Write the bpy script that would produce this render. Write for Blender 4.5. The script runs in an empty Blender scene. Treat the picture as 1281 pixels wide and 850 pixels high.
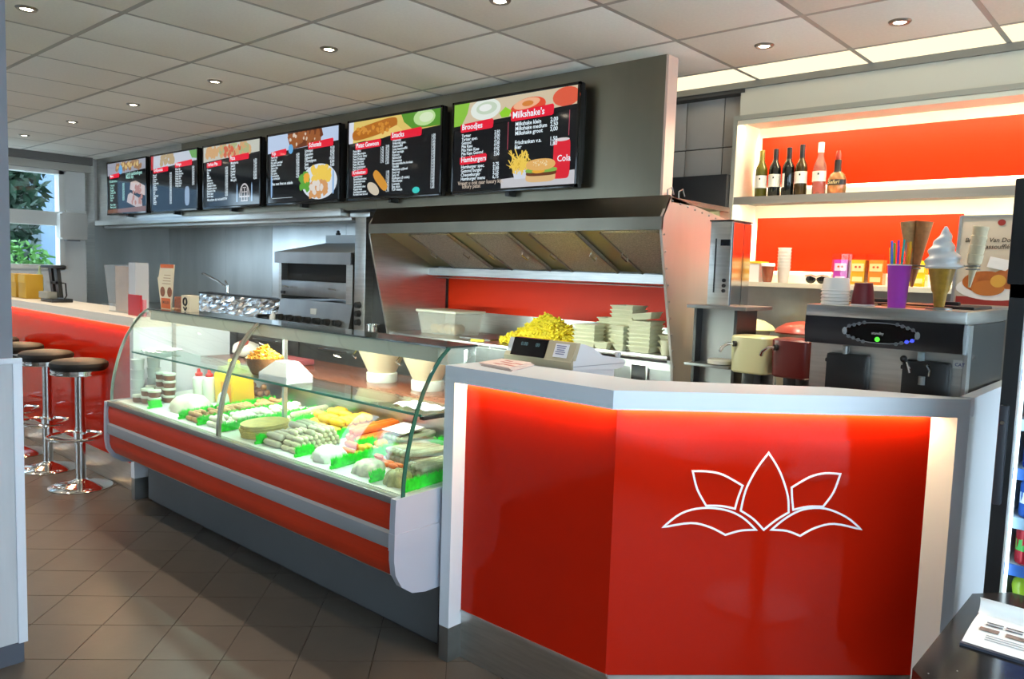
import bpy, bmesh, math, random
from mathutils import Vector, Matrix
random.seed(7)
S = bpy.context.scene
COL = S.collection
# ------------------------------------------------------------------ camera, world, exposure
def setup_camera():
    cam = bpy.data.objects.new('camera', bpy.data.cameras.new('camera'))
    COL.objects.link(cam)
    yaw, pitch, roll = 0.729577, -0.0862034, 0.033299
    cy, sy = math.cos(yaw), math.sin(yaw)
    fwd = Vector((-sy*math.cos(pitch), cy*math.cos(pitch), math.sin(pitch)))
    right = Vector((cy, sy, 0)); up = right.cross(fwd)
    R = math.cos(roll)*right + math.sin(roll)*up
    U = -math.sin(roll)*right + math.cos(roll)*up
    m = Matrix((R, U, -fwd)).transposed().to_4x4()
    m.translation = Vector((0, 0, 1.585))
    cam.matrix_world = m
    cam.data.sensor_fit = 'HORIZONTAL'; cam.data.sensor_width = 36.0
    cam.data.lens = 972.73/1281*36.0
    cam.data.clip_start = 0.02; cam.data.clip_end = 200
    S.camera = cam
setup_camera()
W = bpy.data.worlds.new('world'); S.world = W; W.use_nodes = True
wb = W.node_tree.nodes['Background']
wb.inputs[0].default_value = (0.66, 0.83, 1.0, 1); wb.inputs[1].default_value = 7.6
S.view_settings.view_transform = 'Standard'; S.view_settings.look = 'None'
S.view_settings.exposure = 0.0; S.view_settings.gamma = 1.0
S.view_settings.use_curve_mapping = False

LED_WARM = (1.0, 0.70, 0.36)
LAMP_WARM = (1.0, 0.86, 0.66)
SPOT_W = 55.0

# ------------------------------------------------------------------ materials
def lin(h):
    h = h.lstrip('#'); o = []
    for i in (0, 2, 4):
        c = int(h[i:i+2], 16)/255
        o.append(c/12.92 if c <= .04045 else ((c+.055)/1.055)**2.4)
    return (*o, 1)
MC = {}
def mat(name, color, rough=.5, metal=0, spec=.5, noise=0, nscale=20, stretch=None, bump=0, bscale=60, coat=0, trans=0, rand=0, sub=0):
    if name in MC: return MC[name]
    m = bpy.data.materials.new(name); m.use_nodes = True; MC[name] = m
    nt = m.node_tree; b = nt.nodes['Principled BSDF']
    c = lin(color) if isinstance(color, str) else (*color, 1)
    b.inputs['Base Color'].default_value = c
    b.inputs['Roughness'].default_value = rough; b.inputs['Metallic'].default_value = metal
    b.inputs['Specular IOR Level'].default_value = spec
    b.inputs['Coat Weight'].default_value = coat; b.inputs['Coat Roughness'].default_value = .03
    b.inputs['Transmission Weight'].default_value = trans
    if sub:
        b.inputs['Subsurface Weight'].default_value = sub; b.inputs['Subsurface Radius'].default_value = (.02, .015, .01)
    if noise or bump or rand:
        tc = nt.nodes.new('ShaderNodeTexCoord'); mp = nt.nodes.new('ShaderNodeMapping')
        nt.links.new(tc.outputs['Object'], mp.inputs['Vector'])
        if stretch: mp.inputs['Scale'].default_value = stretch
        n = nt.nodes.new('ShaderNodeTexNoise'); n.inputs['Scale'].default_value = nscale; n.inputs['Detail'].default_value = 6
        nt.links.new(mp.outputs['Vector'], n.inputs['Vector'])
        if noise or rand:
            hsv = nt.nodes.new('ShaderNodeHueSaturation'); hsv.inputs['Color'].default_value = c
            mr = nt.nodes.new('ShaderNodeMapRange'); mr.inputs['To Min'].default_value = 1-noise; mr.inputs['To Max'].default_value = 1+noise
            mr.inputs['From Min'].default_value = .3; mr.inputs['From Max'].default_value = .7
            nt.links.new(n.outputs['Fac'], mr.inputs['Value'])
            if rand:
                oi = nt.nodes.new('ShaderNodeObjectInfo'); mr2 = nt.nodes.new('ShaderNodeMapRange')
                mr2.inputs['To Min'].default_value = 1-rand; mr2.inputs['To Max'].default_value = 1+rand
                nt.links.new(oi.outputs['Random'], mr2.inputs['Value'])
                mu = nt.nodes.new('ShaderNodeMath'); mu.operation = 'MULTIPLY'
                nt.links.new(mr.outputs[0], mu.inputs[0]); nt.links.new(mr2.outputs[0], mu.inputs[1])
                nt.links.new(mu.outputs[0], hsv.inputs['Value'])
            else:
                nt.links.new(mr.outputs[0], hsv.inputs['Value'])
            nt.links.new(hsv.outputs[0], b.inputs['Base Color'])
        if bump:
            n2 = nt.nodes.new('ShaderNodeTexNoise'); n2.inputs['Scale'].default_value = bscale; n2.inputs['Detail'].default_value = 4
            nt.links.new(mp.outputs['Vector'], n2.inputs['Vector'])
            bp = nt.nodes.new('ShaderNodeBump'); bp.inputs['Strength'].default_value = bump; bp.inputs['Distance'].default_value = .01
            nt.links.new(n2.outputs['Fac'], bp.inputs['Height']); nt.links.new(bp.outputs[0], b.inputs['Normal'])
    return m
def emit(name, color, strength):
    if name in MC: return MC[name]
    m = bpy.data.materials.new(name); m.use_nodes = True; MC[name] = m
    nt = m.node_tree; nt.nodes.remove(nt.nodes['Principled BSDF'])
    e = nt.nodes.new('ShaderNodeEmission')
    e.inputs[0].default_value = lin(color) if isinstance(color, str) else (*color, 1); e.inputs[1].default_value = strength
    nt.links.new(e.outputs[0], nt.nodes['Material Output'].inputs[0])
    return m
def screen_mat(name, color, strength):
    """a lit screen area behind glossy glass"""
    if name in MC: return MC[name]
    m = mat(name, (0.004, 0.004, 0.005), rough=.08, spec=.35)
    b = m.node_tree.nodes['Principled BSDF']
    b.inputs['Emission Color'].default_value = lin(color) if isinstance(color, str) else (*color, 1)
    b.inputs['Emission Strength'].default_value = strength
    return m
def glass(name, tint=(.97, .99, .98), refl=1.0, f0=.022):
    if name in MC: return MC[name]
    m = bpy.data.materials.new(name); m.use_nodes = True; MC[name] = m
    nt = m.node_tree; nt.nodes.remove(nt.nodes['Principled BSDF'])
    t = nt.nodes.new('ShaderNodeBsdfTransparent'); t.inputs[0].default_value = (*tint, 1)
    g = nt.nodes.new('ShaderNodeBsdfGlossy'); g.inputs[0].default_value = (refl, refl, refl, 1); g.inputs['Roughness'].default_value = .01
    lw = nt.nodes.new('ShaderNodeLayerWeight'); lw.inputs[0].default_value = .5
    pw = nt.nodes.new('ShaderNodeMath'); pw.operation = 'POWER'; pw.inputs[1].default_value = 4.0
    f = nt.nodes.new('ShaderNodeMath'); f.operation = 'MULTIPLY_ADD'; f.inputs[1].default_value = .75; f.inputs[2].default_value = f0
    nt.links.new(lw.outputs['Facing'], pw.inputs[0]); nt.links.new(pw.outputs[0], f.inputs[0])
    mx = nt.nodes.new('ShaderNodeMixShader')
    nt.links.new(f.outputs[0], mx.inputs[0]); nt.links.new(t.outputs[0], mx.inputs[1]); nt.links.new(g.outputs[0], mx.inputs[2])
    nt.links.new(mx.outputs[0], nt.nodes['Material Output'].inputs[0])
    return m
def plastic_clear(name, color, alpha):
    """milky clear plastic: part diffuse, part see-through"""
    if name in MC: return MC[name]
    m = mat(name, color, rough=.25)
    m.node_tree.nodes['Principled BSDF'].inputs['Alpha'].default_value = alpha
    return m

STEEL = mat('brushed_steel', (.56, .55, .52), rough=.33, metal=1, noise=.10, nscale=6, stretch=(1, 1, 14), bump=.02, bscale=40)
STEEL_H = mat('brushed_steel_horizontal', (.58, .57, .54), rough=.30, metal=1, noise=.10, nscale=5, stretch=(1, 1, 30))
STEEL_D = mat('dull_dark_steel', (.30, .30, .29), rough=.42, metal=1, noise=.12, nscale=8)
STEEL_FASCIA = mat('warm_fascia_steel', (.25, .225, .17), rough=.36, metal=1, noise=.10, nscale=4, stretch=(1, 1, .3))
CHROME = mat('polished_chrome', (.80, .79, .77), rough=.10, metal=1)
ALU = mat('satin_aluminium', (.50, .50, .49), rough=.35, metal=.8)
WHITE = mat('white_laminate', '#d6d9df', rough=.35, noise=.015, nscale=3)
WHITE_PL = mat('white_plastic', '#e6e6e2', rough=.35)
CREAM = mat('cream_plastic', '#ded7a2', rough=.3)
MAROON = mat('maroon_plastic', '#6b1a16', rough=.28)
RED_GLOSS = mat('red_gloss_panel', (.45, .0110, .0022), rough=.08, coat=0, spec=.14)
RED_PANEL = mat('red_satin_panel', (.88, .034, .003), rough=.4, spec=.2)
RED_STRIPE = mat('red_ribbed_stripe', (.50, .030, .006), rough=.4, spec=.2, noise=.06, nscale=5, stretch=(1, 1, 30))
BLACK = mat('black_plastic', (.012, .012, .013), rough=.35)
BLACK_GL = mat('black_gloss', (.008, .008, .009), rough=.12)
DARK = mat('dark_grey_paint', (.035, .035, .037), rough=.5)
KICK = mat('dark_grey_kick', (.075, .078, .082), rough=.45, noise=.08, nscale=3)
GREYP = mat('light_grey_plastic', '#83868b', rough=.4)
PANEL_END = mat('pale_grey_plastic', '#a4a8b4', rough=.35)
CEIL_T = mat('ceiling_tile_board', '#e9e6e0', rough=.9, noise=.03, nscale=70, rand=.025, bump=.08, bscale=160)
CEIL_GLOW = emit('ceiling_tile_added_glow', (1.0, .88, .60), 1.35)  # added glow for plain ceiling edge tiles, no lamp behind them
TBAR = mat('ceiling_tbar', '#a5a29d', rough=.5)
PAPER = mat('white_paper', '#f2f1ee', rough=.7)
INK = mat('black_ink', (.02, .02, .02), rough=.6)
GREEN_GR = mat('green_plastic_grass', (.02, .72, .03), rough=.45, noise=.25, nscale=60)
GLASS = glass('case_glass')
GLASS_W = glass('window_glass', (.95, .98, .98))
GLASS_EDGE = mat('green_glass_edge', (.02, .10, .07), rough=.15)
LED = emit('led_strip', LED_WARM, 210)
LED_BAR = emit('bar_led_strip', LED_WARM, 110)
LED_BAY = emit('bay_led_strip', (1.0, .84, .52), 125)
LED_BACK = emit('panel_back_led', (1.0, .86, .58), 170)
LAMP = emit('downlight_lens', LAMP_WARM, 45)
TUBE = emit('case_tube_light', (.84, 1.0, .88), 150)

# ------------------------------------------------------------------ mesh helpers
class MB:
    def __init__(s): s.v = []; s.f = []
    def add(s, v, f):
        o = len(s.v); s.v += [tuple(p) for p in v]; s.f += [tuple(i+o for i in q) for q in f]; return s
    def box(s, x0, x1, y0, y1, z0, z1, b=0):
        if b:
            bm = bmesh.new(); bmesh.ops.create_cube(bm, size=1)
            for v in bm.verts: v.co = ((x0+x1)/2+v.co.x*(x1-x0), (y0+y1)/2+v.co.y*(y1-y0), (z0+z1)/2+v.co.z*(z1-z0))
            bmesh.ops.bevel(bm, geom=bm.edges[:], offset=b, segments=2, affect='EDGES', profile=.6)
            return s.bm(bm)
        return s.add([(x0,y0,z0),(x1,y0,z0),(x1,y1,z0),(x0,y1,z0),(x0,y0,z1),(x1,y0,z1),(x1,y1,z1),(x0,y1,z1)],
              [(0,3,2,1),(4,5,6,7),(0,1,5,4),(1,2,6,5),(2,3,7,6),(3,0,4,7)])
    def bm(s, bm, M=None):
        bm.verts.index_update()
        vs = [(M @ v.co if M else v.co.copy()) for v in bm.verts]; fs = [[v.index for v in f.verts] for f in bm.faces]
        bm.free(); return s.add(vs, fs)
    def obox(s, c, ex, ey, ez, lx, ly, lz):
        """box around c along unit axes ex, ey, ez with full sizes"""
        c = Vector(c); ex = Vector(ex)*lx/2; ey = Vector(ey)*ly/2; ez = Vector(ez)*lz/2
        P = [c+a*ex+b*ey+d*ez for d in (-1, 1) for a, b in ((-1,-1),(1,-1),(1,1),(-1,1))]
        return s.add(P, [(0,3,2,1),(4,5,6,7),(0,1,5,4),(1,2,6,5),(2,3,7,6),(3,0,4,7)])
    def prism(s, poly, axis, a0, a1):
        """poly: 2D points in the other two axes (x: (y,z), y: (x,z), z: (x,y))"""
        n = len(poly)
        def P(p, a): return (a, p[0], p[1]) if axis == 'x' else (p[0], a, p[1]) if axis == 'y' else (p[0], p[1], a)
        v = [P(p, a0) for p in poly]+[P(p, a1) for p in poly]
        f = [tuple(range(n))[::-1], tuple(range(n, 2*n))]+[(i, (i+1) % n, n+(i+1) % n, n+i) for i in range(n)]
        return s.add(v, f)
    def cyl(s, p0, p1, r0, r1=None, n=16, caps=True):
        r1 = r0 if r1 is None else r1
        p0 = Vector(p0); p1 = Vector(p1); d = (p1-p0).normalized()
        a = d.orthogonal().normalized(); b = d.cross(a)
        v = [p+r*(math.cos(2*math.pi*i/n)*a+math.sin(2*math.pi*i/n)*b) for p, r in ((p0, r0), (p1, r1)) for i in range(n)]
        f = [(i, (i+1) % n, n+(i+1) % n, n+i) for i in range(n)]
        if caps: f += [tuple(range(n))[::-1], tuple(range(n, 2*n))]
        return s.add(v, f)
    def lathe(s, prof, c=(0, 0, 0), n=20, sx=1, sy=1, wob=None, ring=False):
        v = []; f = []; m = len(prof)
        for k, (r, z) in enumerate(prof):
            for i in range(n):
                a = 2*math.pi*i/n; rr = r*(1+(wob(a, z) if wob else 0))
                v.append((c[0]+rr*math.cos(a)*sx, c[1]+rr*math.sin(a)*sy, c[2]+z))
        for k in range(m-1):
            for i in range(n): f.append((k*n+i, k*n+(i+1) % n, (k+1)*n+(i+1) % n, (k+1)*n+i))
        if ring:
            for i in range(n): f.append(((m-1)*n+i, (m-1)*n+(i+1) % n, (i+1) % n, i))
            return s.add(v, f)
        if prof[0][0] > 1e-5: f.append(tuple(range(n))[::-1])
        if prof[-1][0] > 1e-5: f.append(tuple(range((m-1)*n, m*n)))
        return s.add(v, f)
    def tube(s, pts, r, n=8, closed=False):
        P = [Vector(p) for p in pts]; m = len(P); v = []; f = []
        ref = None
        for k in range(m):
            d = (P[(k+1) % m]-P[k-1]) if closed else (P[min(k+1, m-1)]-P[max(k-1, 0)])
            d.normalize()
            if ref is None: a = d.orthogonal().normalized()
            else:
                a = ref-ref.dot(d)*d; a.normalize()
            ref = a; b = d.cross(a)
            rr = r[k] if isinstance(r, (list, tuple)) else r
            v += [P[k]+rr*(math.cos(2*math.pi*i/n)*a+math.sin(2*math.pi*i/n)*b) for i in range(n)]
        for k in range(m if closed else m-1):
            q = (k+1) % m
            f += [(k*n+i, k*n+(i+1) % n, q*n+(i+1) % n, q*n+i) for i in range(n)]
        if not closed: f += [tuple(range(n))[::-1], tuple(range((m-1)*n, m*n))]
        return s.add(v, f)
    def sph(s, c, rx, ry=None, rz=None, seg=12, ring=8, rough=0):
        bm = bmesh.new(); bmesh.ops.create_uvsphere(bm, u_segments=seg, v_segments=ring, radius=1)
        ry = ry or rx; rz = rz or rx
        for v in bm.verts:
            k = 1+random.uniform(-rough, rough); v.co = (c[0]+v.co.x*rx*k, c[1]+v.co.y*ry*k, c[2]+v.co.z*rz*k)
        return s.bm(bm)
    def capsule(s, p0, p1, r, n=10):
        p0 = Vector(p0); p1 = Vector(p1); d = (p1-p0).normalized()
        return s.tube([p0, p0+d*r*.3, p0+d*r, p1-d*r, p1-d*r*.3, p1], [r*.35, r*.75, r, r, r*.75, r*.35], n)
ORG = {}
def _mesh(name, mb, m, org):
    me = bpy.data.meshes.new(name)
    me.from_pydata([(v[0]-org[0], v[1]-org[1], v[2]-org[2]) for v in mb.v], [], mb.f)
    bm = bmesh.new(); bm.from_mesh(me); bmesh.ops.recalc_face_normals(bm, faces=bm.faces[:]); bm.to_mesh(me); bm.free()
    me.shade_smooth(); me.set_sharp_from_angle(angle=math.radians(38))
    if m: me.materials.append(m)
    return me
def part(name, mb, m, parent, label=None, kind=None):
    o = bpy.data.objects.new(name, _mesh(name, mb, m, ORG[parent])); COL.objects.link(o); o.parent = parent
    ORG[o] = ORG[parent]
    if label: o['label'] = label
    if kind: o['kind'] = kind
    return o
def tagit(o, label, cat, group=None):
    o['label'] = label; o['category'] = cat
    if group: o['group'] = group
    return o
def thing(name, label, cat, loc, group=None):
    o = bpy.data.objects.new(name, None); COL.objects.link(o); o.location = loc; o.empty_display_size = .05
    ORG[o] = tuple(loc); return tagit(o, label, cat, group)
def solo(name, mb, m, label, cat, group=None, kind=None):
    xs, ys, zs = zip(*mb.v); org = ((min(xs)+max(xs))/2, (min(ys)+max(ys))/2, min(zs))
    o = bpy.data.objects.new(name, _mesh(name, mb, m, org)); COL.objects.link(o); o.location = org; ORG[o] = org
    if kind: o['kind'] = kind
    return tagit(o, label, cat, group)
def struct(name, mb, m, parent=None, label=None):
    if parent: return part(name, mb, m, parent)
    o = bpy.data.objects.new(name, _mesh(name, mb, m, (0, 0, 0))); COL.objects.link(o); ORG[o] = (0, 0, 0)
    o['kind'] = 'structure'
    if label: o['label'] = label
    return o
def kids(o): return [c for c in bpy.data.objects if c.parent == o]
def copy_tree(o, parent=None):
    c = o.copy(); COL.objects.link(c); ORG[c] = ORG[o]
    if parent: c.parent = parent
    for k in kids(o): copy_tree(k, c)
    return c
def copy_at(o, loc, label=None, rz=None, scale=None):
    c = copy_tree(o); c.location = loc
    if rz is not None: c.rotation_euler[2] = rz
    if scale: c.scale = scale
    if label: c['label'] = label
    return c
_tc = {}
def text_into(mb, s, org, ex, ez, size, bold=.012, shear=0, sx=1.0, align='LEFT'):
    """lettering as flat mesh faces: org + x*ex + y*ez"""
    key = (s, bold, shear, align)
    if key not in _tc:
        cu = bpy.data.curves.new('t', 'FONT'); cu.body = s; cu.size = 1; cu.offset = bold; cu.shear = shear; cu.resolution_u = 2
        cu.align_x = align
        ob = bpy.data.objects.new('t', cu); COL.objects.link(ob)
        dg = bpy.context.evaluated_depsgraph_get(); me = bpy.data.meshes.new_from_object(ob.evaluated_get(dg))
        _tc[key] = ([v.co.copy() for v in me.vertices], [tuple(p.vertices) for p in me.polygons])
        bpy.data.objects.remove(ob); bpy.data.curves.remove(cu); bpy.data.meshes.remove(me)
    v, f = _tc[key]; ex = Vector(ex); ez = Vector(ez); org = Vector(org)
    mb.add([org+ex*(p.x*size*sx)+ez*(p.y*size) for p in v], f)
    return mb
def arc(cx, cy, r, a0, a1, n):
    return [(cx+r*math.cos(a0+(a1-a0)*i/n), cy+r*math.sin(a0+(a1-a0)*i/n)) for i in range(n+1)]
def smooth_closed(p, k=4):
    """Catmull-Rom through 2D points"""
    out = []; n = len(p)
    for i in range(n):
        a, b, c, d = [Vector(p[(i+j) % n]) for j in (-1, 0, 1, 2)]
        for t in range(k):
            u = t/k
            out.append(tuple(.5*((2*b)+(c-a)*u+(2*a-5*b+4*c-d)*u*u+(3*b-a-3*c+d)*u**3)))
    return out

# ================================================================== STRUCTURE
ZC = 2.70
XL, XR, YF, YB = -9.5, 1.7, -3.0, 4.30
FLOOR_T = mat('floor_tile', '#544b42', rough=.33, noise=.10, nscale=5, rand=.06, bump=.03, bscale=30)
GROUT = mat('floor_grout', '#46403a', rough=.9)
WALL_W = mat('white_wall_paint', '#e8e9e8', rough=.8, noise=.02, nscale=4)
WALL_CREAM = mat('cream_wall_paint', '#cfcabc', rough=.8)
WALL_PIL = mat('grey_pillar_paint', '#7f8088', rough=.7, noise=.04, nscale=6)
WOODW = mat('whitewashed_panel', '#b8babe', rough=.5, noise=.07, nscale=4, stretch=(1, 6, .5))
SKIRT_D = mat('grey_skirting', '#4b4f5a', rough=.5)
WTILE = mat('grey_wall_tile', '#b9b2ac', rough=.35, noise=.04, nscale=6, rand=.03)

fl = struct('floor', MB().box(XL-.1, XR+.1, YF-.1, YB+.3, -.12, -.004), GROUT, label='brown-grey square floor tiles laid diagonally')
def floor_tiles():
    s = .3; g = .0035; a = math.pi/4
    ux, uy = Vector((math.cos(a), math.sin(a), 0)), Vector((-math.sin(a), math.cos(a), 0))
    o = Vector((-3.462, 1.267, 0)); ez = Vector((0, 0, 1))
    mb = MB().obox((0, 0, -.006), ux, uy, ez, s-g, s-g, .012)
    me = None; rest = MB()
    for i in range(-40, 40):
        for j in range(-40, 40):
            c = o+ux*(s*(i+.5))+uy*(s*(j+.5))
            if not (XL+.1 < c.x < XR-.1 and YF+.1 < c.y < 4.1): continue
            if -7.9 < c.x < -1.6 and .55 < c.y < 2.25:
                if me is None:
                    t = part('floor_tile', mb, FLOOR_T, fl); me = t.data
                else:
                    t = bpy.data.objects.new('floor_tile', me); COL.objects.link(t); t.parent = fl
                t.location = (c.x, c.y, 0)
            else: rest.obox((c.x, c.y, -.006), ux, uy, ez, s-g, s-g, .012)
    part('floor_tile_field', rest, FLOOR_T, fl, kind='stuff')
floor_tiles()

ce = struct('ceiling', MB().box(XL-.1, XR+.1, YF-.1, YB+.3, ZC+.03, ZC+.15), CEIL_T, label='suspended ceiling of square pale grey tiles')
def ceiling():
    gx = [-3.778+.6*j for j in range(-10, 10)]; gy = [1.504+.6*i for i in range(-8, 5)]
    w = .012; me = None; mel = None
    ys = gy+[4.205]; xs = [XL+.002]+gx+[XR-.002]
    for a in range(len(xs)-1):
        for b in range(len(ys)-1):
            x0, x1, y0, y1 = xs[a]+w, xs[a+1]-w, ys[b]+w, ys[b+1]-w
            if x1-x0 < .02: continue
            full = abs(x1-x0-.576) < .001
            glow = b == len(ys)-2 and x0 > -2.6  # edge row by the shelf bay, made to glow so it looks lit
            mt = CEIL_GLOW if glow else CEIL_T
            if full and b < len(ys)-2:
                if me is None:
                    t = part('ceiling_tile', MB().box(-.288, .288, -.288, .288, 0, .012, .003), CEIL_T, ce); me = t.data
                else:
                    t = bpy.data.objects.new('ceiling_tile', me); COL.objects.link(t); t.parent = ce
                t.location = ((x0+x1)/2, (y0+y1)/2, ZC)
            else: part('glowing_edge_tile' if glow else 'ceiling_tile', MB().box(x0, x1, y0, y1, ZC, ZC+.012), mt, ce)
    for x in gx: part('grid_bar', MB().box(x-w, x+w, YF, 4.21, ZC+.001, ZC+.03), TBAR, ce)
    for y in gy: part('grid_bar', MB().box(XL, XR, y-w, y+w, ZC+.0005, ZC+.03), TBAR, ce)
ceiling()

# back wall: behind the kitchen, then the wall over the shelf bay
wbk = struct('wall_back', MB().box(XL, -2.111, YB, YB+.12, 0, ZC+.03), DARK, label='back wall clad in steel panels and grey tiles')
part('upper_wall', MB().box(-2.085, XR, 4.215, 4.5, 2.515, ZC+.03), WALL_CREAM, wbk)
part('niche_wall', MB().box(-2.11, XR, 4.50, 4.6, 0, 2.515), WALL_W, wbk)
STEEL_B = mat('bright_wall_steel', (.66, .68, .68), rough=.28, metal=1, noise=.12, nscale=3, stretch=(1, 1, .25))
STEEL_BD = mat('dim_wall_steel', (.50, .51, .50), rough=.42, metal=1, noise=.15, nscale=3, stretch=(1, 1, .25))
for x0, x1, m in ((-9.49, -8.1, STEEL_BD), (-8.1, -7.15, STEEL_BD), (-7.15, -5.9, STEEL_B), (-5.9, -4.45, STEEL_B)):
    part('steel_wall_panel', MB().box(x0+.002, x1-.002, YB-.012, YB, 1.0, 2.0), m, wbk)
for i in range(4):
    for j in range(2):
        x0 = -2.96+.2475*i; z0 = 2.06+.30*j
        part('wall_tile', MB().box(x0+.003, min(x0+.2445, -2.112), YB-.012, YB, z0+.003, z0+.297, .002), WTILE, wbk)
struct('trim_1', MB().box(-2.56, XR, 4.195, 4.235, ZC-.035, ZC+.005), mat('grey_ceiling_trim', '#7d7b76', rough=.6), label='grey edge trim between ceiling and shelf wall')
struct('trim_2', MB().box(-2.56, -2.06, 4.205, 4.30, ZC-.055, ZC-.03), mat('dark_trim', '#3a3a3b', rough=.6), label='dark trim strip over the wall tiles')

# left wall with window
wl = MB(); Y0w, Y1w, Z0w, Z1w = 1.0, 3.13, 1.45, 2.53
wl.box(XL-.15, XL, YF, Y0w, 0, ZC+.03).box(XL-.15, XL, Y1w, YB+.1, 0, ZC+.03).box(XL-.15, XL, Y0w, Y1w, 0, Z0w).box(XL-.15, XL, Y0w, Y1w, Z1w, ZC+.03)
wlo = struct('wall_left', wl, WALL_W, label='white wall with a window at the end of the bar')
part('wall_beam', MB().box(XL, XL+.10, YF, 3.40, 2.615, ZC+.02), mat('beam_grey', '#6e6c6a', rough=.7), wlo)
part('wall_beam', MB().box(XL, XL+.06, YF, 3.40, 2.535, 2.615), mat('beam_pale', '#b9b6ae', rough=.7), wlo)
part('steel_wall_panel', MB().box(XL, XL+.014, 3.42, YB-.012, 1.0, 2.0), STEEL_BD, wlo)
part('steel_corner_strip', MB().box(XL, XL+.02, 3.35, 3.44, 1.0, 2.70), STEEL_H, wlo)
w1 = struct('window_1', MB().box(XL-.12, XL+.02, Y0w, Y1w, 1.93, 2.08), WHITE_PL, label='white framed window with a transom at the end of the bar')
part('window_frame', MB().box(XL-.12, XL+.02, Y0w, Y1w, Z0w, Z0w+.05).box(XL-.12, XL+.02, Y0w, Y1w, Z1w-.04, Z1w).box(XL-.12, XL+.02, Y1w-.05, Y1w, Z0w, Z1w).box(XL-.12, XL+.02, Y0w, Y0w+.05, Z0w, Z1w)
     .box(XL-.12, XL+.02, 2.0, 2.06, Z0w, Z1w), WHITE_PL, w1)
part('pane', MB().box(XL-.06, XL-.054, Y0w, Y1w, Z0w, 1.94), GLASS_W, w1)
part('pane', MB().box(XL-.06, XL-.054, Y0w, Y1w, 2.07, Z1w), GLASS_W, w1)
# right and street sides (behind the camera), with shop windows
wr = MB()
WA, WB = -.6, 4.05
wr.box(XR, XR+.15, YF, WA, 0, ZC+.03).box(XR, XR+.15, WB, 4.6, 0, ZC+.03).box(XR, XR+.15, WA, WB, 0, .25).box(XR, XR+.15, WA, WB, 2.62, ZC+.03)
struct('wall_right', wr, WALL_W, label='white wall with a wide shop window')
w2 = struct('window_2', MB().box(XR+.03, XR+.1, 2.02, 2.08, .25, 2.62), DARK, label='wide shop window with dark frame')
part('pane', MB().box(XR+.06, XR+.066, WA, 2.03, .25, 2.62), GLASS_W, w2); part('pane', MB().box(XR+.06, XR+.066, 2.07, WB, .25, 2.62), GLASS_W, w2)
wf = MB(); XA, XB = -9.3, -5.9
wf.box(XL-.15, XA, YF-.15, YF, 0, ZC+.03).box(XB, .2, YF-.15, YF, 0, ZC+.03).box(1.5, XR+.15, YF-.15, YF, 0, ZC+.03).box(.2, 1.5, YF-.15, YF, 2.45, ZC+.03).box(XA, XB, YF-.15, YF, 0, .4).box(XA, XB, YF-.15, YF, 2.58, ZC+.03)
struct('wall_front', wf, mat('taupe_wall_paint', '#857d72', rough=.8), label='white street wall with a row of windows')
w3m = MB()
for x in (-8.6, -7.6, -6.6): w3m.box(x-.14, x+.14, YF-.1, YF-.02, .4, 2.58)
w3 = struct('window_3', w3m, WHITE_PL, label='row of street windows')
part('pane', MB().box(XA, XB, YF-.07, YF-.064, .4, 2.58), GLASS_W, w3)
d1 = struct('added_daylight_door', MB().box(.2, .27, YF-.1, YF-.03, 0, 2.45).box(1.43, 1.5, YF-.1, YF-.03, 0, 2.45).box(.2, 1.5, YF-.1, YF-.03, 0, .10).box(.2, 1.5, YF-.1, YF-.03, 2.38, 2.45), DARK, label='added unseen glazed door with dark frame, lets daylight onto the counter')  # unseen door added to bring daylight onto the counter front
part('door_pane', MB().box(.27, 1.43, YF-.07, YF-.064, .10, 2.38), GLASS_W, d1); part('door_handle', MB().cyl((1.36, YF-.02, .9), (1.36, YF-.02, 1.3), .015, n=12), CHROME, d1)
# partition next to the camera
wp = struct('wall_partition', MB().box(-3.50, -3.343, -1.3, .93, .085, 1.185), WOODW, label='low whitewashed partition with a grey pillar on top')
part('pillar', MB().box(-3.78, -3.345, -1.3, .918, 1.185, ZC+.01), WALL_PIL, wp)
part('edge_trim', MB().box(-3.50, -3.338, .915, .948, .08, 1.20, .004), mat('trim_white', '#d5d9e2', rough=.4), wp)
part('cap_trim', MB().box(-3.50, -3.336, -1.3, .948, 1.178, 1.20, .004), MC['trim_white'], wp)
part('skirting', MB().box(-3.49, -3.345, -1.3, .935, 0, .082), SKIRT_D, wp)

# ------------------------------------------------------------------ outdoors beyond the left window
LEAF = mat('shrub_leaf', '#47772f', rough=.5, noise=.3, nscale=6)
LEAF_D = mat('tree_leaf_dark', '#1d3626', rough=.5, noise=.3, nscale=3)
solo('paving_outside', MB().box(-30, 14, -16, 14, -.30, -.13), mat('outdoor_paving', '#d8d6d0', rough=.9, noise=.1, nscale=3), 'grey paving around the building', 'ground')['kind'] = 'structure'
def leafy(name, label, c, rx, ry, rz, n, size, m, trunk, cat):
    t = thing(name, label, cat, (c[0], c[1], -.13))
    part('stem', MB().cyl((c[0], c[1], -.13), (c[0], c[1], c[2]), trunk, trunk*.6, 8), mat('bark', '#4b3b2b', rough=.9), t)
    mb = MB()
    for _ in range(n):
        a = random.uniform(0, 2*math.pi); u = random.uniform(-1, 1); r = random.random()**.35
        p = Vector((c[0]+rx*r*math.cos(a)*math.sqrt(1-u*u), c[1]+ry*r*math.sin(a)*math.sqrt(1-u*u), c[2]+rz*r*u))
        d = Vector((random.gauss(0, 1), random.gauss(0, 1), random.gauss(0, .7))).normalized(); e = d.orthogonal().normalized(); s = size*random.uniform(.6, 1.3)
        k = d.cross(e)*.06*s
        mb.add([p-d*s, p+e*s*.4+k, p+d*s, p-e*s*.4+k], [(0, 1, 2, 3)])
    part('foliage', mb, m, t, kind='stuff')
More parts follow.
